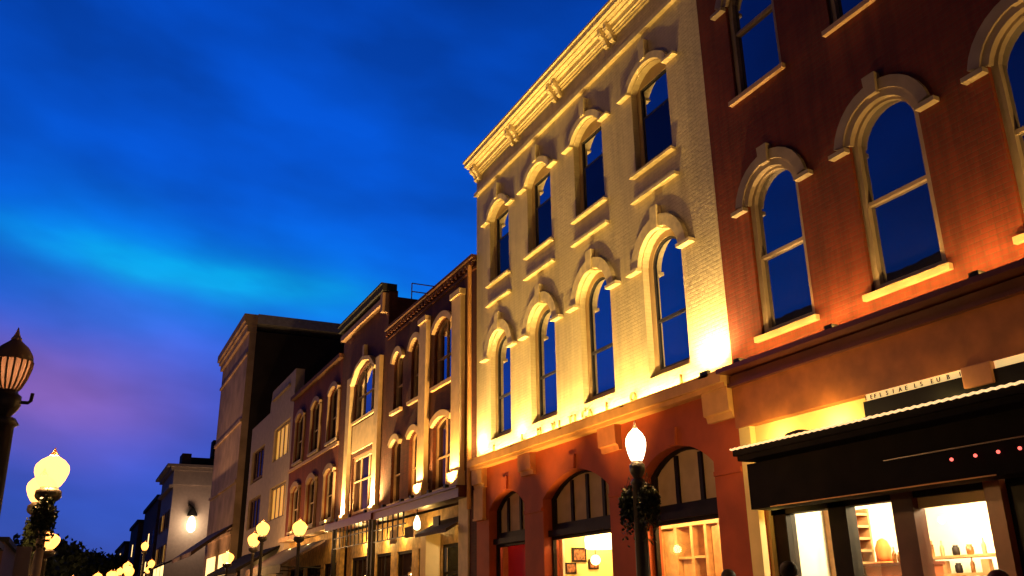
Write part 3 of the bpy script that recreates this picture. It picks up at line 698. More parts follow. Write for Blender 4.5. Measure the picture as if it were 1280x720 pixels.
# ================================================================== red brick building, three arched windows per floor
c3 = thing('old_brick_building', 'dark brick building with three hooded windows a floor above a brown awning', 'building', (FX, 43, .17))
DY0, DY1 = 38.385, 48.55
W = [(38.75, 40.4), (42.1, 43.8), (45.5, 47.3)]
holes = []
for a, b in W: holes += [opening(a, b, 8.5, 10.7, .3), opening(a, b, 5.0, 7.0, .25)]
MB().wall([(DY0, 4.70), (DY1, 4.70), (DY1, 12.1), (DY0, 12.1)], holes, FX, FX+.35).build('wall', 'brick_red', c3)
MB().box(FX+.351, 24, DY0, DY1, 4.7, 11.6).build('rear_block', 'roof', c3)
MB().box(FX-.2, FX+.3, DY0, DY1, 12.1, 12.3).build('cornice', 'brick_old', c3)
for a, b in W:
    for z0, zs, r, pm in ((8.5, 10.7, .3, 'glass_dim'), (5.0, 7.0, .25, 'glass_dim')):
        w = window(c3, a, b, z0, zs, r, xg=FX+.15, fm='trim_grey', pm=pm, fw=.14, rails=(z0+1.1,))
        h = MB(); ring_mb(h, a, b, zs, r, .0, .22, FX-.14, FX+.02); h.box(FX-.10, FX, a-.12, a, z0, zs); h.box(FX-.10, FX, b, b+.12, z0, zs); h.build('arch_hood', 'trim_brown', w)
        MB().box(FX-.14, FX+.1, a-.15, b+.15, z0-.12, z0).build('sill', 'trim_grey', w)
bt = MB(); bt.box(FX-.08, FX+.1, DY0, DY1, 8.15, 8.3); bt.box(FX-.3, FX+.2, DY0, DY1, 4.55, 4.75); bt.build('belt_course', 'trim_sill', c3)
shopfront(c3, DY0, DY1, 4.549, FX+.3, 'shop_paint', [(38.9, 41.0, 'dark'), (41.6, 44.4, 'dark'), (45.0, 48.0, 'dark')], 3.2)
for y, p in ((39.4, 30), (42.5, 30), (46.5, 40)):
    lamp_light('soffit_lamp', 'POINT', (FX-.12, y, 4.15), p, (1., .62, .2), c3, .05)
for y, p in ((39.5, 120), (43.0, 60), (46.4, 60)):
    l = lamp_light('uplight_lamp', 'SPOT', (FX-.26, y, 4.86), p, AMBER2, c3, .05, spot_size=math.radians(150), spot_blend=.8); aim(l, (.12, 0, 1))
    MB().box(FX-.3, FX-.2, y-.08, y+.08, 4.751, 4.81).build('uplight', 'black', c3)
t = thing('street_awning', 'wide dark brown awning in front of the three window brick building', 'awning', (FX-.8, 43.5, 3.2))
a_ = MB(); a_.prism([(FX-1.9, 3.15), (FX-.02, 4.2), (FX-.02, 4.1), (FX-1.88, 3.05)], 39.8, 48.3, 'y')
a_.box(FX-1.9, FX-1.86, 39.8, 48.3, 2.8, 3.12); a_.build('canvas', 'brown_awning', t)
f = MB()
for y in (39.9, 44, 48.2): f.tube([(FX-1.85, y, 3.05), (FX, y, 3.0)], .025)
f.build('frame', 'black', t)

# ================================================================== stepped parapet building
d4 = thing('stepped_parapet_building', 'slim dusky cream building with a stepped parapet and yellow lamplit windows', 'building', (FX, 55, .17))
EY0, EY1 = 48.555, 61.5
holes = [opening(49.2, 53.6, 9.4, 11.35), opening(49.2, 53.6, 6.0, 7.9), opening(56.4, 60.6, 8.9, 11.0), opening(56.4, 60.6, 6.0, 7.9)]
MB().wall([(EY0, .17), (EY1, .17), (EY1, 12.75), (55.4, 12.75), (55.4, 13.2), (55.0, 14.0), (EY0, 14.0)], holes, FX, FX+.5).build('wall', 'cream_d', d4)
MB().box(FX+.501, 22, EY0, EY1, .17, 12.0).build('rear_block', 'roof', d4)
MB().box(FX-.12, FX, 49.8, 54.6, 13.28, 13.42).build('parapet_moulding', 'trim_grey', d4)
for z0, z1 in ((9.4, 11.35), (6.0, 7.9)):
    w = window(d4, 49.2, 53.6, z0, z1, 0, xg=FX+.2, fm='trim_grey', pm='lit_blind', fw=.12, mull=(50.3, 51.4, 52.5), rw=.16)
    w = window(d4, 56.4, 60.6, z0-.3 if z0 > 9 else z0, z1-.3 if z0 > 9 else z1, 0, xg=FX+.2, fm='far_dark', pm='glass_dim', fw=.12, mull=(57.4, 58.5, 59.6), rw=.16)
t = thing('street_awning', 'dark flat awning on the stepped parapet building', 'awning', (FX-.8, 55, 4))
MB().prism([(FX-2.2, 3.3), (FX-.01, 4.5), (FX-.01, 4.4), (FX-2.2, 3.1)], 49.5, 60.5, 'y').build('canvas', 'black_awning', t)
MB().box(FX-2.15, FX-2.1, 49.5, 60.5, 2.7, 3.1).build('valance', 'brown_awning', t)
lamp_light('soffit_lamp', 'POINT', (FX-.8, 55, 3.0), 60, AMBER, d4, .1)

# ================================================================== tall building
tb = thing('tall_building', 'tallest tan masonry building in the row with a black blank side wall', 'building', (FX, 73, .17))
TY0, TY1 = 66.6, 80.0
MB().wall([(TY0, .17), (TY1, .17), (TY1, 21.1), (TY0, 21.1)], [], FX, FX+.5).build('wall', 'tall_wall', tb)
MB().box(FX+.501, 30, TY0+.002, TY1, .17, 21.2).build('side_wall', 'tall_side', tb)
cn = MB(); cn.box(FX-.2, FX+.5, TY0-.05, TY1+.2, 21.1, 21.6); cn.box(FX-.35, FX+.5, TY0-.08, TY1+.3, 21.6, 21.9); cn.box(FX-.5, FX+.5, TY0-.1, TY1+.4, 21.9, 22.5); cn.build('cornice', 'tall_wall', tb)
MB().box(FX+.502, 30.2, TY0-.3, TY1+.3, 21.75, 22.5).build('roof_coping', 'roof_metal', tb)
for k in range(0):
    for z in (7.4, 10.8, 15.2): window(tb, 67.6+k*3.2, 68.8+k*3.2, z, z+1.9, 0, xg=FX-.02, fm='tall_wall', pm='glass_dim', fw=.1, fd=.05)
for z in (19.3, 14.2, 9.8, 6.2): MB().box(FX-.12, FX, TY0, TY1, z, z+.22).build('string_course', 'tall_wall', tb)
MB().lathe([(.12, 21.3), (.12, 23.2)], (22, 70), 8).build('vent_pipe', 'roof', tb)
t = thing('street_awning', 'large dark pitched awning at the foot of the tallest building', 'awning', (FX-1, 72, 4))
a_ = MB(); a_.prism([(FX-2.6, 5.0), (FX-.01, 6.9), (FX-.01, 6.7), (FX-2.6, 4.7)], 66.5, 72.4, 'y'); a_.prism([(FX-2.6, 5.0), (FX-.01, 6.9), (FX-.01, 6.7), (FX-2.6, 4.7)], 73.0, 79.0, 'y')
a_.build('canvas', 'brown_awning', t)
w = MB(); w.box(FX-.05, FX, 67, 71.5, 2.5, 5.0); w.box(FX-.05, FX, 73.5, 78, 2.5, 5.0); o = w.build('shop_window', 'lit_shop', tb)
MB().box(8.0, 8.05, 62.0, 66.0, 2.6, 3.6)

for y, lb in ((69.5, 'floodlight added to brighten the near half of the tallest building'), (76.0, 'floodlight added to brighten the far half of the tallest building')):
    flood(5.5, y, 3200, .17, (4.5, 0, 16.), (1., .50, .22), 70, lb)  # floodlights added to warm the front of the tall building
# ================================================================== white building and beyond
wb = thing('white_building', 'pale render building beyond the tall one with a bracketed cornice and wall lantern', 'building', (FX, 122, .17))
MB().box(FX, 30, 115, 130, .17, 15.2).build('wall', 'white_far', wb)
MB().box(FX-.15, 30, 114.8, 130.1, 15.2, 16.9).build('frieze', 'white_far', wb)
cn = MB(); cn.box(FX-.5, 30, 114.6, 130.4, 16.9, 17.3); cn.box(FX-1.0, 30, 114.2, 130.8, 17.3, 17.6); cn.box(FX-.5, FX, 114.8, 130.2, 14.9, 15.2); cn.build('cornice', 'white_far', wb)
MB().box(12.0, 18.8, 118, 122, 17.6, 19.0).build('roof_house', 'roof', wb)
MB().box(10.8, 11.9, 117, 120, 17.6, 19.3).build('chimney', 'far_dark', wb)
MB().box(14.2, 14.9, 116, 118, 19.0, 21.0).build('chimney', 'roof', wb)
for z in (6.2, 10.2):
    for k in range(4): window(wb, 116.2+k*3.4, 117.8+k*3.4, z, z+2.2, 0, xg=FX-.05, fm='trim_grey', pm='lit_blind' if (k+int(z)) % 3 == 0 else 'glass_dim', fw=.12)
for k in range(3): MB().box(FX-.05, FX-.001, 116+k*4.8, 119.5+k*4.8, 2.4, 6.0).build('shop_window', 'lit_shop', wb)
MB().prism([(FX-3.4, 4.6), (FX-.01, 6.2), (FX-.01, 6.0), (FX-3.4, 4.4)], 103.0, 114.0, 'y').build('shop_awning', 'brown_awning', wb)
t = thing('wall_lantern', 'glowing lantern with a dark cap on the pale building side wall', 'lamp', (12.1, 114.3, 10.5))
MB().lathe([(.15, 9.6), (.45, 9.9), (.5, 10.6), (.3, 11.3), (.1, 11.5)], (12.4, 114.2), 12).build('globe', 'globe_on', t)
MB().lathe([(.6, 11.5), (.55, 11.8), (.2, 12.4), (.05, 12.6)], (12.4, 114.2), 12).build('cap', 'lantern_cap', t)
lamp_light('lantern_light', 'POINT', (12.4, 112.4, 10.6), 320, (1., .60, .36), t, .8)
MB().tube([(12.4, 114.2, 12.4), (12.0, 114.6, 12.9), (12.0, 115, 12.8)], .12).build('bracket', 'lantern_cap', t)
def far_building(y0, y1, x0, x1, h, label, mat, winm='glass_dim', name='far_building'):
    t = thing(name, label, 'building', (x0, y0, .17), 'buildings at the far end of the street')
    MB().box(x0, x1, y0, y1, .17, h).build('wall', mat, t)
    MB().box(x0-.3, x1, y0-.3, y1+.3, h, h+.5).build('roof', 'roof', t)
    n = 3
    for i in range(n):
        MB().box(x0-.06, x0-.001, y0+1+i*(y1-y0)/n, y0+(y1-y0)/n*(i+.8), 2.0, 4.2).build('shop_window', 'lit_shop' if i != 1 else winm, t)
        for z in (5.5, 9.5):
            if z+2 < h: MB().box(x0-.03, x0+.01, y0+1.5+i*(y1-y0)/n, y0+3+i*(y1-y0)/n, z, z+2).build('window', 'lit_shop' if (i*3+int(z)) % 4 == 0 else winm, t)
    return t
far_building(135, 160, FX-.0, 24, 15.6, 'narrow dark tower like building right behind the pale rendered one', 'far_dark')
far_building(165, 185, FX-.5, 26, 14.6, 'dark flat roofed building left of the narrow tower at the street end', 'far_dark')
far_building(190, 225, FX-1, 26, 12.6, 'low dark building furthest down the right side of the street', 'far_dark')
far_building(240, 275, FX-3, 24, 11.6, 'lowest roofline at the end of the right hand row', 'far_dark')
# left side of the street
def left_building(y0, y1, h, label, mat='far_dark', lit=()):
    t = thing('left_side_building', label, 'building', (-5, y0, .17), 'buildings along the left side of the street')
    MB().box(-16, -5, y0, y1, .17, h).build('wall', mat, t)
    MB().box(-16, -4.7, y0, y1, h, h+.4).build('cornice', 'roof', t)
    n = max(2, int((y1-y0)/4))
    for i in range(n):
        for z in (1.2, 5.5, 9.0):
            if z+2.2 < h: MB().box(-5.01, -4.97, y0+1+i*(y1-y0)/n, y0+2.5+i*(y1-y0)/n, z, z+2).build('window', 'lit_shop' if z < 2 and i in lit else 'glass_dim', t)
    return t
left_building(15, 27, 12.0, 'brick building across the street reflected in the arched windows', 'brick_old', (0, 2))
left_building(58, 80, 5.6, 'low dark building at the left edge of the picture', 'far_dark', (1, 3))
left_building(84, 120, 6.5, 'second dark low building on the left with lit shop windows', 'far_dark', (1, 4, 6))
left_building(124, 170, 8.0, 'farthest dark building on the left side', 'far_dark', (2, 5))

# ================================================================== trees
def tree(x, y, h, r, label, n=900, seed=1, leaf=.35):
    rnd = random.Random(seed)
    t = thing('street_tree', label, 'tree', (x, y, .17), 'dark trees closing the end of the street')
    tr = MB(); tr.tube([(x, y, .1), (x+.1, y, h*.35), (x, y+.1, h*.6)], .22, 8, .1)
    for k in range(6):
        a = k*1.05+rnd.random(); tr.tube([(x, y, h*(.32+.04*k)), (x+math.cos(a)*r*.4, y+math.sin(a)*r*.4, h*(.55+.03*k)), (x+math.cos(a)*r*.7, y+math.sin(a)*r*.7, h*(.68+.03*k))], .09, 6, .03)
    tr.build('trunk', 'bark', t)
    cl = [(x+rnd.uniform(-.6, .6)*r, y+rnd.uniform(-.6, .6)*r, h*rnd.uniform(.45, .86), r*rnd.uniform(.35, .6)) for _ in range(12)]
    m = MB()
    for _ in range(n):
        c = rnd.choice(cl); d = Vector((rnd.gauss(0, 1), rnd.gauss(0, 1), rnd.gauss(0, .8))).normalized()*c[3]*rnd.uniform(.5, 1.05)
        p = Vector(c[:3])+d; u = Vector((rnd.gauss(0, 1), rnd.gauss(0, 1), rnd.gauss(0, 1))).normalized()*leaf*rnd.uniform(.6, 1.2)
        v = u.cross(Vector((rnd.gauss(0, 1), rnd.gauss(0, 1), rnd.gauss(0, 1)))).normalized()*leaf*.6
        m.add([p-u, p+v, p+u, p-v], [(0, 1, 2, 3)])
    m.build('crown', 'leaf_far', t)
TL = ['tree nearest the left lamps at the street end', 'broad dark tree left of the street axis', 'round dark tree just right of the street axis', 'low dark tree between the far roofs', 'taller dark tree beside the far right row', 'small dark tree in the middle of the far tree line', 'dark tree rising behind the street end lamps', 'outermost right dark tree before the low roofs']
for k, (x, y, h, r) in enumerate(((-2.8, 140, 10.2, 4.5), (-1.8, 160, 11, 5), (.5, 175, 10.2, 5), (2.5, 170, 9.4, 4.5), (6.2, 165, 9.6, 5), (4.2, 185, 11, 5), (9, 260, 15, 7), (-4.5, 130, 9.4, 4))):
    tree(x, y, h, r, TL[k], 1500, k+3, .45)

# ================================================================== street lamps
def street_lamp(x, y, zg, label, glow='globe_on', power=170, color=(1., .52, .16), post='post', hooks=False, big=1.0, thick=1.):
    """zg = centre of the acorn globe"""
    t = thing('street_lamp', label, 'street lamp', (x, y, .17), 'acorn globe street lamps')
    zb = zg-.24*big
    b = MB(); b.lathe([(.22, .17), (.22, .30), (.17, .34), (.15, .60), (.11, .72), (.09, .86)], (x, y), 16); b.build('base', post, t)
    sh = MB(); sh.lathe([(.075*thick, .86), (.055*thick, zb-.30), (.075*thick, zb-.28), (.055*thick, zb-.22)], (x, y), 20, 1, -.1); sh.build('shaft', post, t)
    co = MB(); co.lathe([(.055, zb-.22), (.12*big, zb-.14), (.135*big, zb-.10), (.13*big, zb-.02), (.10*big, zb), (.09*big, zb+.03)], (x, y), 18)
    co.build('collar', post if post == 'post' else 'post', t)
    s = big
    gl = MB().lathe([(.085*s, zb+.03), (.11*s, zb+.06), (.145*s, zb+.14), (.172*s, zb+.24), (.176*s, zb+.30), (.165*s, zb+.36), (.12*s, zb+.43), (.06*s, zb+.48), (.04*s, zb+.50)], (x, y), 28, 1, -.10).build('globe', glow, t)
    MB().lathe([(.045*s, zb+.50), (.05*s, zb+.51), (.03*s, zb+.54), (.018*s, zb+.57), (.004, zb+.62)], (x, y), 10).build('finial', 'globe_off', t)
    if glow != 'globe_off':
        lamp_light('lamp_light', 'POINT', (x, y, zb+.27), power, color, t, .08*s)
    if hooks:
        for sg in (-1, 1):
            ar = MB(); ar.tube([(x, y, zb-.35), (x, y+sg*.10, zb-.27), (x, y+sg*.20, zb-.30), (x, y+sg*.22, zb-.38)], .014, 8); ar.build('basket_arm', post, t)
    return t
def basket(x, y, z, label, seed=0, r=.125, leaves=1000):
    rnd = random.Random(seed)
    t = thing('hanging_basket', label, 'flower basket', (x, y, z), 'planted baskets hung on the lamp posts')
    MB().lathe([(.02, z-.18), (r*.6, z-.15), (r*.95, z-.04), (r, z)], (x, y), 14).build('bowl', 'dark_wood', t)
    ch = MB()
    for k in range(3): ch.tube([(x+r*.95*math.cos(k*2.09), y+r*.95*math.sin(k*2.09), z), (x, y, z+.34)], .004, 4)
    ch.build('chain', 'black', t)
    m = MB()
    for _ in range(leaves):
        d = Vector((rnd.gauss(0, 1), rnd.gauss(0, 1), rnd.gauss(0, 1))).normalized()
        p = Vector((x, y, z-.04))+Vector((d.x*r*1.2, d.y*r*1.2, d.z*.2-rnd.choice((-.03, 0, .1, .2, .3, .4))*rnd.random()))*rnd.uniform(.7, 1.1)
        u = Vector((rnd.gauss(0, 1), rnd.gauss(0, 1), rnd.gauss(0, 1))).normalized()*rnd.uniform(.015, .05)
        v = u.cross(Vector((rnd.gauss(0, 1), rnd.gauss(0, 1), rnd.gauss(0, 1)))).normalized()*.022
        m.add([p-u, p+v, p+u, p-v], [(0, 1, 2, 3)])
    m.build('foliage', 'leaf', t)
    return t
street_lamp(7.15, 10.72, 3.62, 'lit white globe lamp between the arches of the cream building', power=230, color=(1., .52, .16), hooks=True, big=.84, thick=1.5)
basket(7.15, 10.49, 2.92, 'dark planted basket on the street side of the lamp before the arches', 3)
basket(7.15, 10.95, 2.92, 'dark planted basket on the far side of the lamp before the arches', 4)
t = street_lamp(-.72, 9.0, 3.64, 'ribbed globe lamp with an added inner light, close by at the left edge', 'globe_off', hooks=False, big=.95, thick=1.9)
zb = 3.64-.24*.95; sc_ = .95
pf = [(.085, .03), (.11, .06), (.145, .14), (.172, .24), (.176, .30), (.165, .36), (.12, .43), (.06, .48), (.04, .50)]
MB().lathe([((r+.004)*sc_, zb+z) for r, z in pf[4:]], (-.72, 9.0), 28).build('cap', 'trim_brown', t)
for k in range(18):
    a_ = 2*PI*k/18
    MB().tube([(-.72+(r+.002)*sc_*math.cos(a_), 9.0+(r+.002)*sc_*math.sin(a_), zb+z) for r, z in pf[:5]], .009, 6).build('glazing_rib', 'trim_brown', t)
lamp_light('globe_fill_light', 'POINT', (-.72, 9.0, 3.62), 1.6, (1., .55, .3), t, .03)  # light added inside the globe to brighten it
ar = MB(); ar.tube([(-.62, 9.0, 3.34), (-.54, 9.0, 3.34), (-.52, 9.0, 3.36), (-.515, 9.0, 3.43)], .016, 8); ar.build('hook', 'post', t)
street_lamp(-.43, 14.95, 3.55, 'brightest amber globe lamp, upper one of the pair at left', 'globe_warm', power=900, post='post_lit', hooks=True, big=1.35)
street_lamp(-.62, 17.6, 3.58, 'amber globe lamp just below and left of the brightest one', 'globe_warm', post='post', hooks=True, big=1.35)
basket(-.43, 14.72, 2.9, 'dark basket of trailing plants under the brightest amber lamp', 5)
basket(-.62, 17.37, 2.9, 'dark basket of trailing plants on the second amber lamp', 6)
street_lamp(-.68, 29.4, 3.55, 'amber globe lamp lowest of the three at left', 'globe_warm', post='post', big=1.9)
street_lamp(6.7, 30.2, 3.98, 'amber globe lamp before the hooded brick windows', 'globe_warm', big=1.35, power=280)
street_lamp(6.2, 34.0, 4.22, 'upper amber globe of the close pair before the tall building', 'globe_warm', big=1.35, power=280)
street_lamp(6.26, 36.0, 3.95, 'lower amber globe of the close pair before the tall building', 'globe_warm', big=1.35, power=280)
street_lamp(6.9, 46.5, 3.85, 'amber globe lamp below the pitched awning of the tallest building', 'globe_warm', big=1.7, power=1500)
street_lamp(4.0, 60.5, 5.0, 'small amber globe lamp against the narrow dark tower', 'globe_warm', big=1.2)
street_lamp(2.72, 51.96, 3.5, 'amber lamp right of the group at the street end', 'globe_warm', big=1.3)
street_lamp(2.35, 62.0, 3.4, 'amber lamp in the middle of the group at the street end', 'globe_warm', big=1.4)
street_lamp(1.75, 66.5, 3.45, 'amber lamp left of the group at the street end', 'globe_warm', big=1.5)
street_lamp(.3, 70, 3.3, 'small amber lamp alone below the far trees', 'globe_warm', big=1.3)
for k, (x, y, z) in enumerate(((2.55, 47, 3.1), (3.0, 58, 3.5), (2.2, 54, 3.1), (3.3, 72, 3.9), (1.3, 60, 3.0), (4.9, 66, 4.2), (2.0, 75, 3.3), (5.6, 78, 4.2))):
    street_lamp(x, y, z, 'one of the tiny amber lamps crowded together where the street ends', 'globe_warm', big=1.25, power=200)
# the same rows carried on unseen behind and beside the viewer, added for their light
street_lamp(7.15, -3.6, 3.62, 'unseen globe lamp added on the right pavement beside the viewer', 'globe_warm', power=90)
street_lamp(7.15, -14.5, 3.62, 'unseen globe lamp added on the right pavement behind the viewer', 'globe_warm')
street_lamp(-.9, -3.5, 3.62, 'unseen globe lamp added on the left pavement behind the viewer', 'globe_warm')

# ================================================================== added board at left, standing in for the lamplit post
t = thing('lit_post_board', 'added pinkish board standing in for the lamplit post below the bright left lamps', 'sign', (-.55, 12.0, .17))
MB().tube([(-.5, 12.0, .1), (-.5, 12.0, 1.8)], .03).build('post', 'post', t)
MB().box(-.58, -.42, 11.96, 11.98, 1.75, 2.25).build('board', 'post_lit', t)

# ================================================================== people on the pavement
def person(x, y, z0, h, yaw, label, hairm, topm, legm, phase=.25):
    """one skinned body; hair and clothes are shells of their own"""
    s = h/1.75
    def P(px, py, pz):
        c, n = math.cos(yaw), math.sin(yaw); return (px*c-py*n)*s, (px*n+py*c)*s, pz*s
    t = thing('person', label, 'person', (x, y, z0))
    J = {}; V = []; R = []; E_ = []
    def j(n, p, r, par=None):
        J[n] = len(V); V.append(P(*p)); R.append(r*s)
        if par is not None: E_.append((J[par], J[n]))
    j('pelvis', (0, 0, .94), .135); j('waist', (0, 0, 1.08), .12, 'pelvis'); j('chest', (0, .01, 1.30), .145, 'waist'); j('neck0', (0, 0, 1.45), .065, 'chest')
    j('neck', (0, 0, 1.52), .055, 'neck0'); j('head', (0, -.015, 1.60), .085, 'neck'); j('crown', (0, -.005, 1.68), .08, 'head')
    for sd, k in ((1, 'l'), (-1, 'r')):
        f = phase*sd
        j('sh'+k, (.17*sd, 0, 1.41), .062, 'chest'); j('el'+k, (.22*sd, f*.25+.03, 1.13), .043, 'sh'+k); j('wr'+k, (.22*sd, f*.3-.08, .90), .030, 'el'+k)
        j('pa'+k, (.22*sd, f*.3-.10, .83), .032, 'wr'+k)
        for q in range(4): j('f%d%s' % (q, k), (.22*sd, f*.3-.13+q*.022, .75-(.012 if q in (1, 2) else 0)), .009, 'pa'+k)
        j('th'+k, (.20*sd, f*.3-.15, .80), .011, 'pa'+k)
        j('hip'+k, (.09*sd, 0, .88), .10, 'pelvis'); j('kn'+k, (.10*sd, -f*.5-.03, .49), .062, 'hip'+k); j('an'+k, (.10*sd, -f*.8+.03, .09), .042, 'kn'+k)
        j('to'+k, (.11*sd, -f*.8-.14, .04), .036, 'an'+k)
    me = bpy.data.meshes.new('body'); me.from_pydata(V, E_, []); o = bpy.data.objects.new('body', me); COL.objects.link(o); o.parent = t
    sk = o.modifiers.new('skin', 'SKIN'); sb = o.modifiers.new('sub', 'SUBSURF'); sb.levels = 1; sb.render_levels = 2
    for i, r in enumerate(R):
        me.skin_vertices[0].data[i].radius = (r, r)
    me.skin_vertices[0].data[0].use_root = True
    me.materials.append(M['skin']); sk.use_smooth_shade = True
    def shell(name, mat, mb):
        ob = mb.build(name, mat); ob.parent = t; return ob
    mb = MB()
    prof = [(.165, 1.0), (.17, 1.15), (.19, 1.32), (.17, 1.42), (.08, 1.49)]
    v = MB(); v.lathe([(r*s, z*s) for r, z in prof], (0, 0), 18)
    v.v = [(a*math.cos(yaw)*1.12-b*math.sin(yaw)*.78, a*math.sin(yaw)*1.12+b*math.cos(yaw)*.78, c) for a, b, c in v.v]
    for sd in (1, -1):
        f = phase*sd
        v.tube([P(.16*sd, 0, 1.41), P(.22*sd, f*.25+.03, 1.13), P(.22*sd, f*.3-.07, .92)], .075*s, 10, .042*s)
    shell('jacket', topm, v)
    v = MB()
    for sd in (1, -1):
        f = phase*sd; v.tube([P(.08*sd, 0, 1.03), P(.09*sd, 0, .88), P(.10*sd, -f*.5-.03, .49), P(.10*sd, -f*.8+.03, .10)], .115*s, 12, .065*s)
    shell('trousers', legm, v)
    v = MB(); c = P(0, .012, 1.655); v.ball(c, .107*s, 1, 1, 1.0, 16, 10)
    v.f2 = None; shell('hair', hairm, v)
    v = MB()
    for sd in (1, -1): v.ball(P(.033*sd, -.098, 1.625), .011*s, seg=8, rings=6)
    shell('eyes', 'black', v)
    v = MB(); v.ball(P(0, -.112, 1.60), .016*s, .8, 1.2, 1.5, 8, 6); shell('nose', 'skin', v)
    v = MB(); v.ball(P(0, -.10, 1.565), .02*s, 1.2, .5, .3, 8, 6); shell('mouth', 'hair_red', v)
    return t
person(8.75, 10.89, .17, 1.80, 2.2, 'dark haired person in a dark jacket passing the terracotta pier', 'hair', 'cloth_dark', 'jeans')
person(8.3, 9.12, .17, 1.84, 1.9, 'grey coated person by the dark door frame of the shop', 'hair', 'cloth_grey', 'jeans')
person(7.6, 5.65, .17, 1.62, .6, 'auburn haired person before the right shop window', 'hair_red', 'cloth_dark', 'jeans')

# ================================================================== sky, sun, camera
w = bpy.data.worlds.new('World'); S.world = w; w.use_nodes = True
nt = w.node_tree; bg = nt.nodes['Background']; N = nt.nodes; L = nt.links
def math_(op, a, b=None, c=None):
    n = N.new('ShaderNodeMath'); n.operation = op
    for i, q in enumerate((a, b, c)):
        if q is None: continue
        if isinstance(q, (int, float)): n.inputs[i].default_value = q
        else: L.new(q, n.inputs[i])
    return n.outputs[0]
tc = N.new('ShaderNodeTexCoord'); sp = N.new('ShaderNodeSeparateXYZ'); L.new(tc.outputs['Generated'], sp.inputs[0])
el = math_('ARCSINE', sp.outputs['Z']); az = math_('ARCTAN2', sp.outputs['X'], sp.outputs['Y'])
# large soft clouds: stretched along the horizon
cmb = N.new('ShaderNodeCombineXYZ'); L.new(math_('MULTIPLY', az, 1.9), cmb.inputs[0]); L.new(math_('MULTIPLY', math_('ADD', el, math_('MULTIPLY', az, .14)), 4.6), cmb.inputs[1])
n1 = N.new('ShaderNodeTexNoise'); n1.inputs['Scale'].default_value = 1.5; n1.inputs['Detail'].default_value = 3; n1.inputs['Roughness'].default_value = .42; L.new(cmb.outputs[0], n1.inputs['Vector'])
# base colour by elevation
elw = math_('ADD', el, math_('MULTIPLY', math_('SUBTRACT', n1.outputs['Fac'], .5), .10))
rp = N.new('ShaderNodeValToRGB'); L.new(math_('DIVIDE', elw, 1.2), rp.inputs['Fac'])
cr = rp.color_ramp; cr.interpolation = 'B_SPLINE'
stops = [(0, (.04, .085, .44)), (.08, (.022, .09, .58)), (.16, (.010, .09, .66)), (.23, (.002, .13, .82)), (.29, (.0, .14, .84)), (.36, (.0, .095, .70)), (.45, (.0, .075, .58)), (.56, (.0, .055, .47)), (.75, (.0, .012, .12)), (1, (.0, .006, .06))]
cr.elements[0].position = stops[0][0]; cr.elements[0].color = (*stops[0][1], 1)
cr.elements[1].position = stops[-1][0]; cr.elements[1].color = (*stops[-1][1], 1)
for p, c in stops[1:-1]:
    e = cr.elements.new(p); e.color = (*c, 1)
# bright band of afterglow through the cloud, about 19 degrees up
dn = math_('SUBTRACT', elw, math_('MULTIPLY_ADD', az, -.09, .343))
band = math_('POWER', 2.718, math_('MULTIPLY', math_('MULTIPLY', dn, dn), -1900.))
da = math_('SUBTRACT', az, .09); bandaz = math_('POWER', 2.718, math_('MULTIPLY', math_('MULTIPLY', da, da), -26.))
wide = math_('POWER', 2.718, math_('MULTIPLY', math_('MULTIPLY', dn, dn), -330.))
cmb2 = N.new('ShaderNodeCombineXYZ'); L.new(math_('MULTIPLY', az, 9.), cmb2.inputs[0]); L.new(math_('MULTIPLY', math_('ADD', el, math_('MULTIPLY', az, .14)), 30.), cmb2.inputs[1])
n4 = N.new('ShaderNodeTexNoise'); n4.inputs['Scale'].default_value = 1.; n4.inputs['Detail'].default_value = 5; L.new(cmb2.outputs[0], n4.inputs['Vector'])
brk = math_('MULTIPLY_ADD', n4.outputs['Fac'], 1.5, .1)
band = math_('MULTIPLY', math_('ADD', math_('MULTIPLY', math_('MULTIPLY', band, .78), brk), math_('MULTIPLY', wide, .26)), bandaz)
m1 = N.new('ShaderNodeMix'); m1.data_type = 'RGBA'; L.new(rp.outputs['Color'], m1.inputs['A']); m1.inputs['B'].default_value = (.0, .43, .95, 1)
L.new(math_('MINIMUM', math_('MULTIPLY', band, 1.25), 1.), m1.inputs['Factor'])
# purple patch painted into the sky for glare round the left lamps
dn2 = math_('SUBTRACT', elw, .205); da2 = math_('ADD', az, .05)
lamp_glare = math_('POWER', 2.718, math_('ADD', math_('MULTIPLY', math_('MULTIPLY', dn2, dn2), -260.), math_('MULTIPLY', math_('MULTIPLY', da2, da2), -45.)))
m2 = N.new('ShaderNodeMix'); m2.data_type = 'RGBA'; L.new(m1.outputs['Result'], m2.inputs['A']); m2.inputs['B'].default_value = (.40, .15, .46, 1)
L.new(math_('MULTIPLY', lamp_glare, .62), m2.inputs['Factor'])
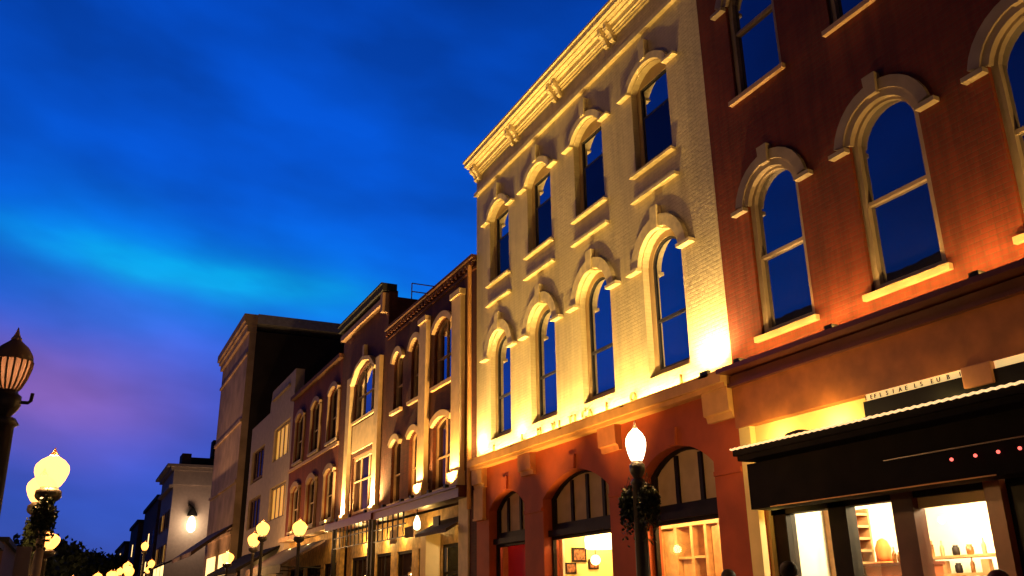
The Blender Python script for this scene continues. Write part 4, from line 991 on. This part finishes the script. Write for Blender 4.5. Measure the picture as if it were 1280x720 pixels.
# dark cloud masses
n2 = N.new('ShaderNodeTexNoise'); n2.inputs['Scale'].default_value = 2.2; n2.inputs['Detail'].default_value = 4; n2.inputs['Roughness'].default_value = .45; L.new(cmb.outputs[0], n2.inputs['Vector'])
mr = N.new('ShaderNodeMapRange'); L.new(n2.outputs['Fac'], mr.inputs['Value']); mr.inputs['From Min'].default_value = .35; mr.inputs['From Max'].default_value = .65; mr.inputs['To Min'].default_value = .74; mr.inputs['To Max'].default_value = 1.12
m3 = N.new('ShaderNodeMix'); m3.data_type = 'RGBA'; m3.blend_type = 'MULTIPLY'; m3.inputs['Factor'].default_value = 1
L.new(m2.outputs['Result'], m3.inputs['A']); daz = math_('SUBTRACT', az, .15)
away = math_('MULTIPLY_ADD', math_('POWER', 2.718, math_('MULTIPLY', math_('MULTIPLY', daz, daz), -1.7)), .97, .03)
L.new(math_('MULTIPLY', mr.outputs[0], away), m3.inputs['B'])
sky = N.new('ShaderNodeTexSky'); sky.sky_type = 'NISHITA'; sky.sun_disc = False
sky.sun_elevation = math.radians(-4.0); sky.sun_rotation = math.radians(0)
m4 = N.new('ShaderNodeMix'); m4.data_type = 'RGBA'; m4.blend_type = 'ADD'; m4.inputs['Factor'].default_value = .05
L.new(m3.outputs['Result'], m4.inputs['A']); L.new(sky.outputs['Color'], m4.inputs['B'])
L.new(m4.outputs['Result'], bg.inputs['Color']); bg.inputs['Strength'].default_value = 1.0

cam = bpy.data.cameras.new('camera'); co = bpy.data.objects.new('camera', cam); COL.objects.link(co); S.camera = co
cam.sensor_width = 36; cam.lens = 1100/1280*36; cam.clip_end = 3000; cam.clip_start = .05
r_ = (0.90182932, 0.13294718, 0.41113126); s_ = (-0.431894, 0.306182, 0.84836322); u_ = (-0.01309349, -0.94264396, 0.33354299)
# columns: camera right, camera up, camera back, in world axes
Rm = Matrix(((r_[0], -r_[1], -r_[2]), (s_[0], -s_[1], -s_[2]), (u_[0], -u_[1], -u_[2])))
co.matrix_world = Matrix.Translation((0, 0, 1.6)) @ Rm.to_4x4()
S.view_settings.view_transform = 'Standard'; S.view_settings.look = 'None'; S.view_settings.exposure = 0; S.view_settings.gamma = 1
S.cycles.use_denoising = True
S.cycles.max_bounces = 6; S.cycles.diffuse_bounces = 3; S.cycles.glossy_bounces = 3; S.cycles.transparent_max_bounces = 8
S.cycles.sample_clamp_indirect = 4
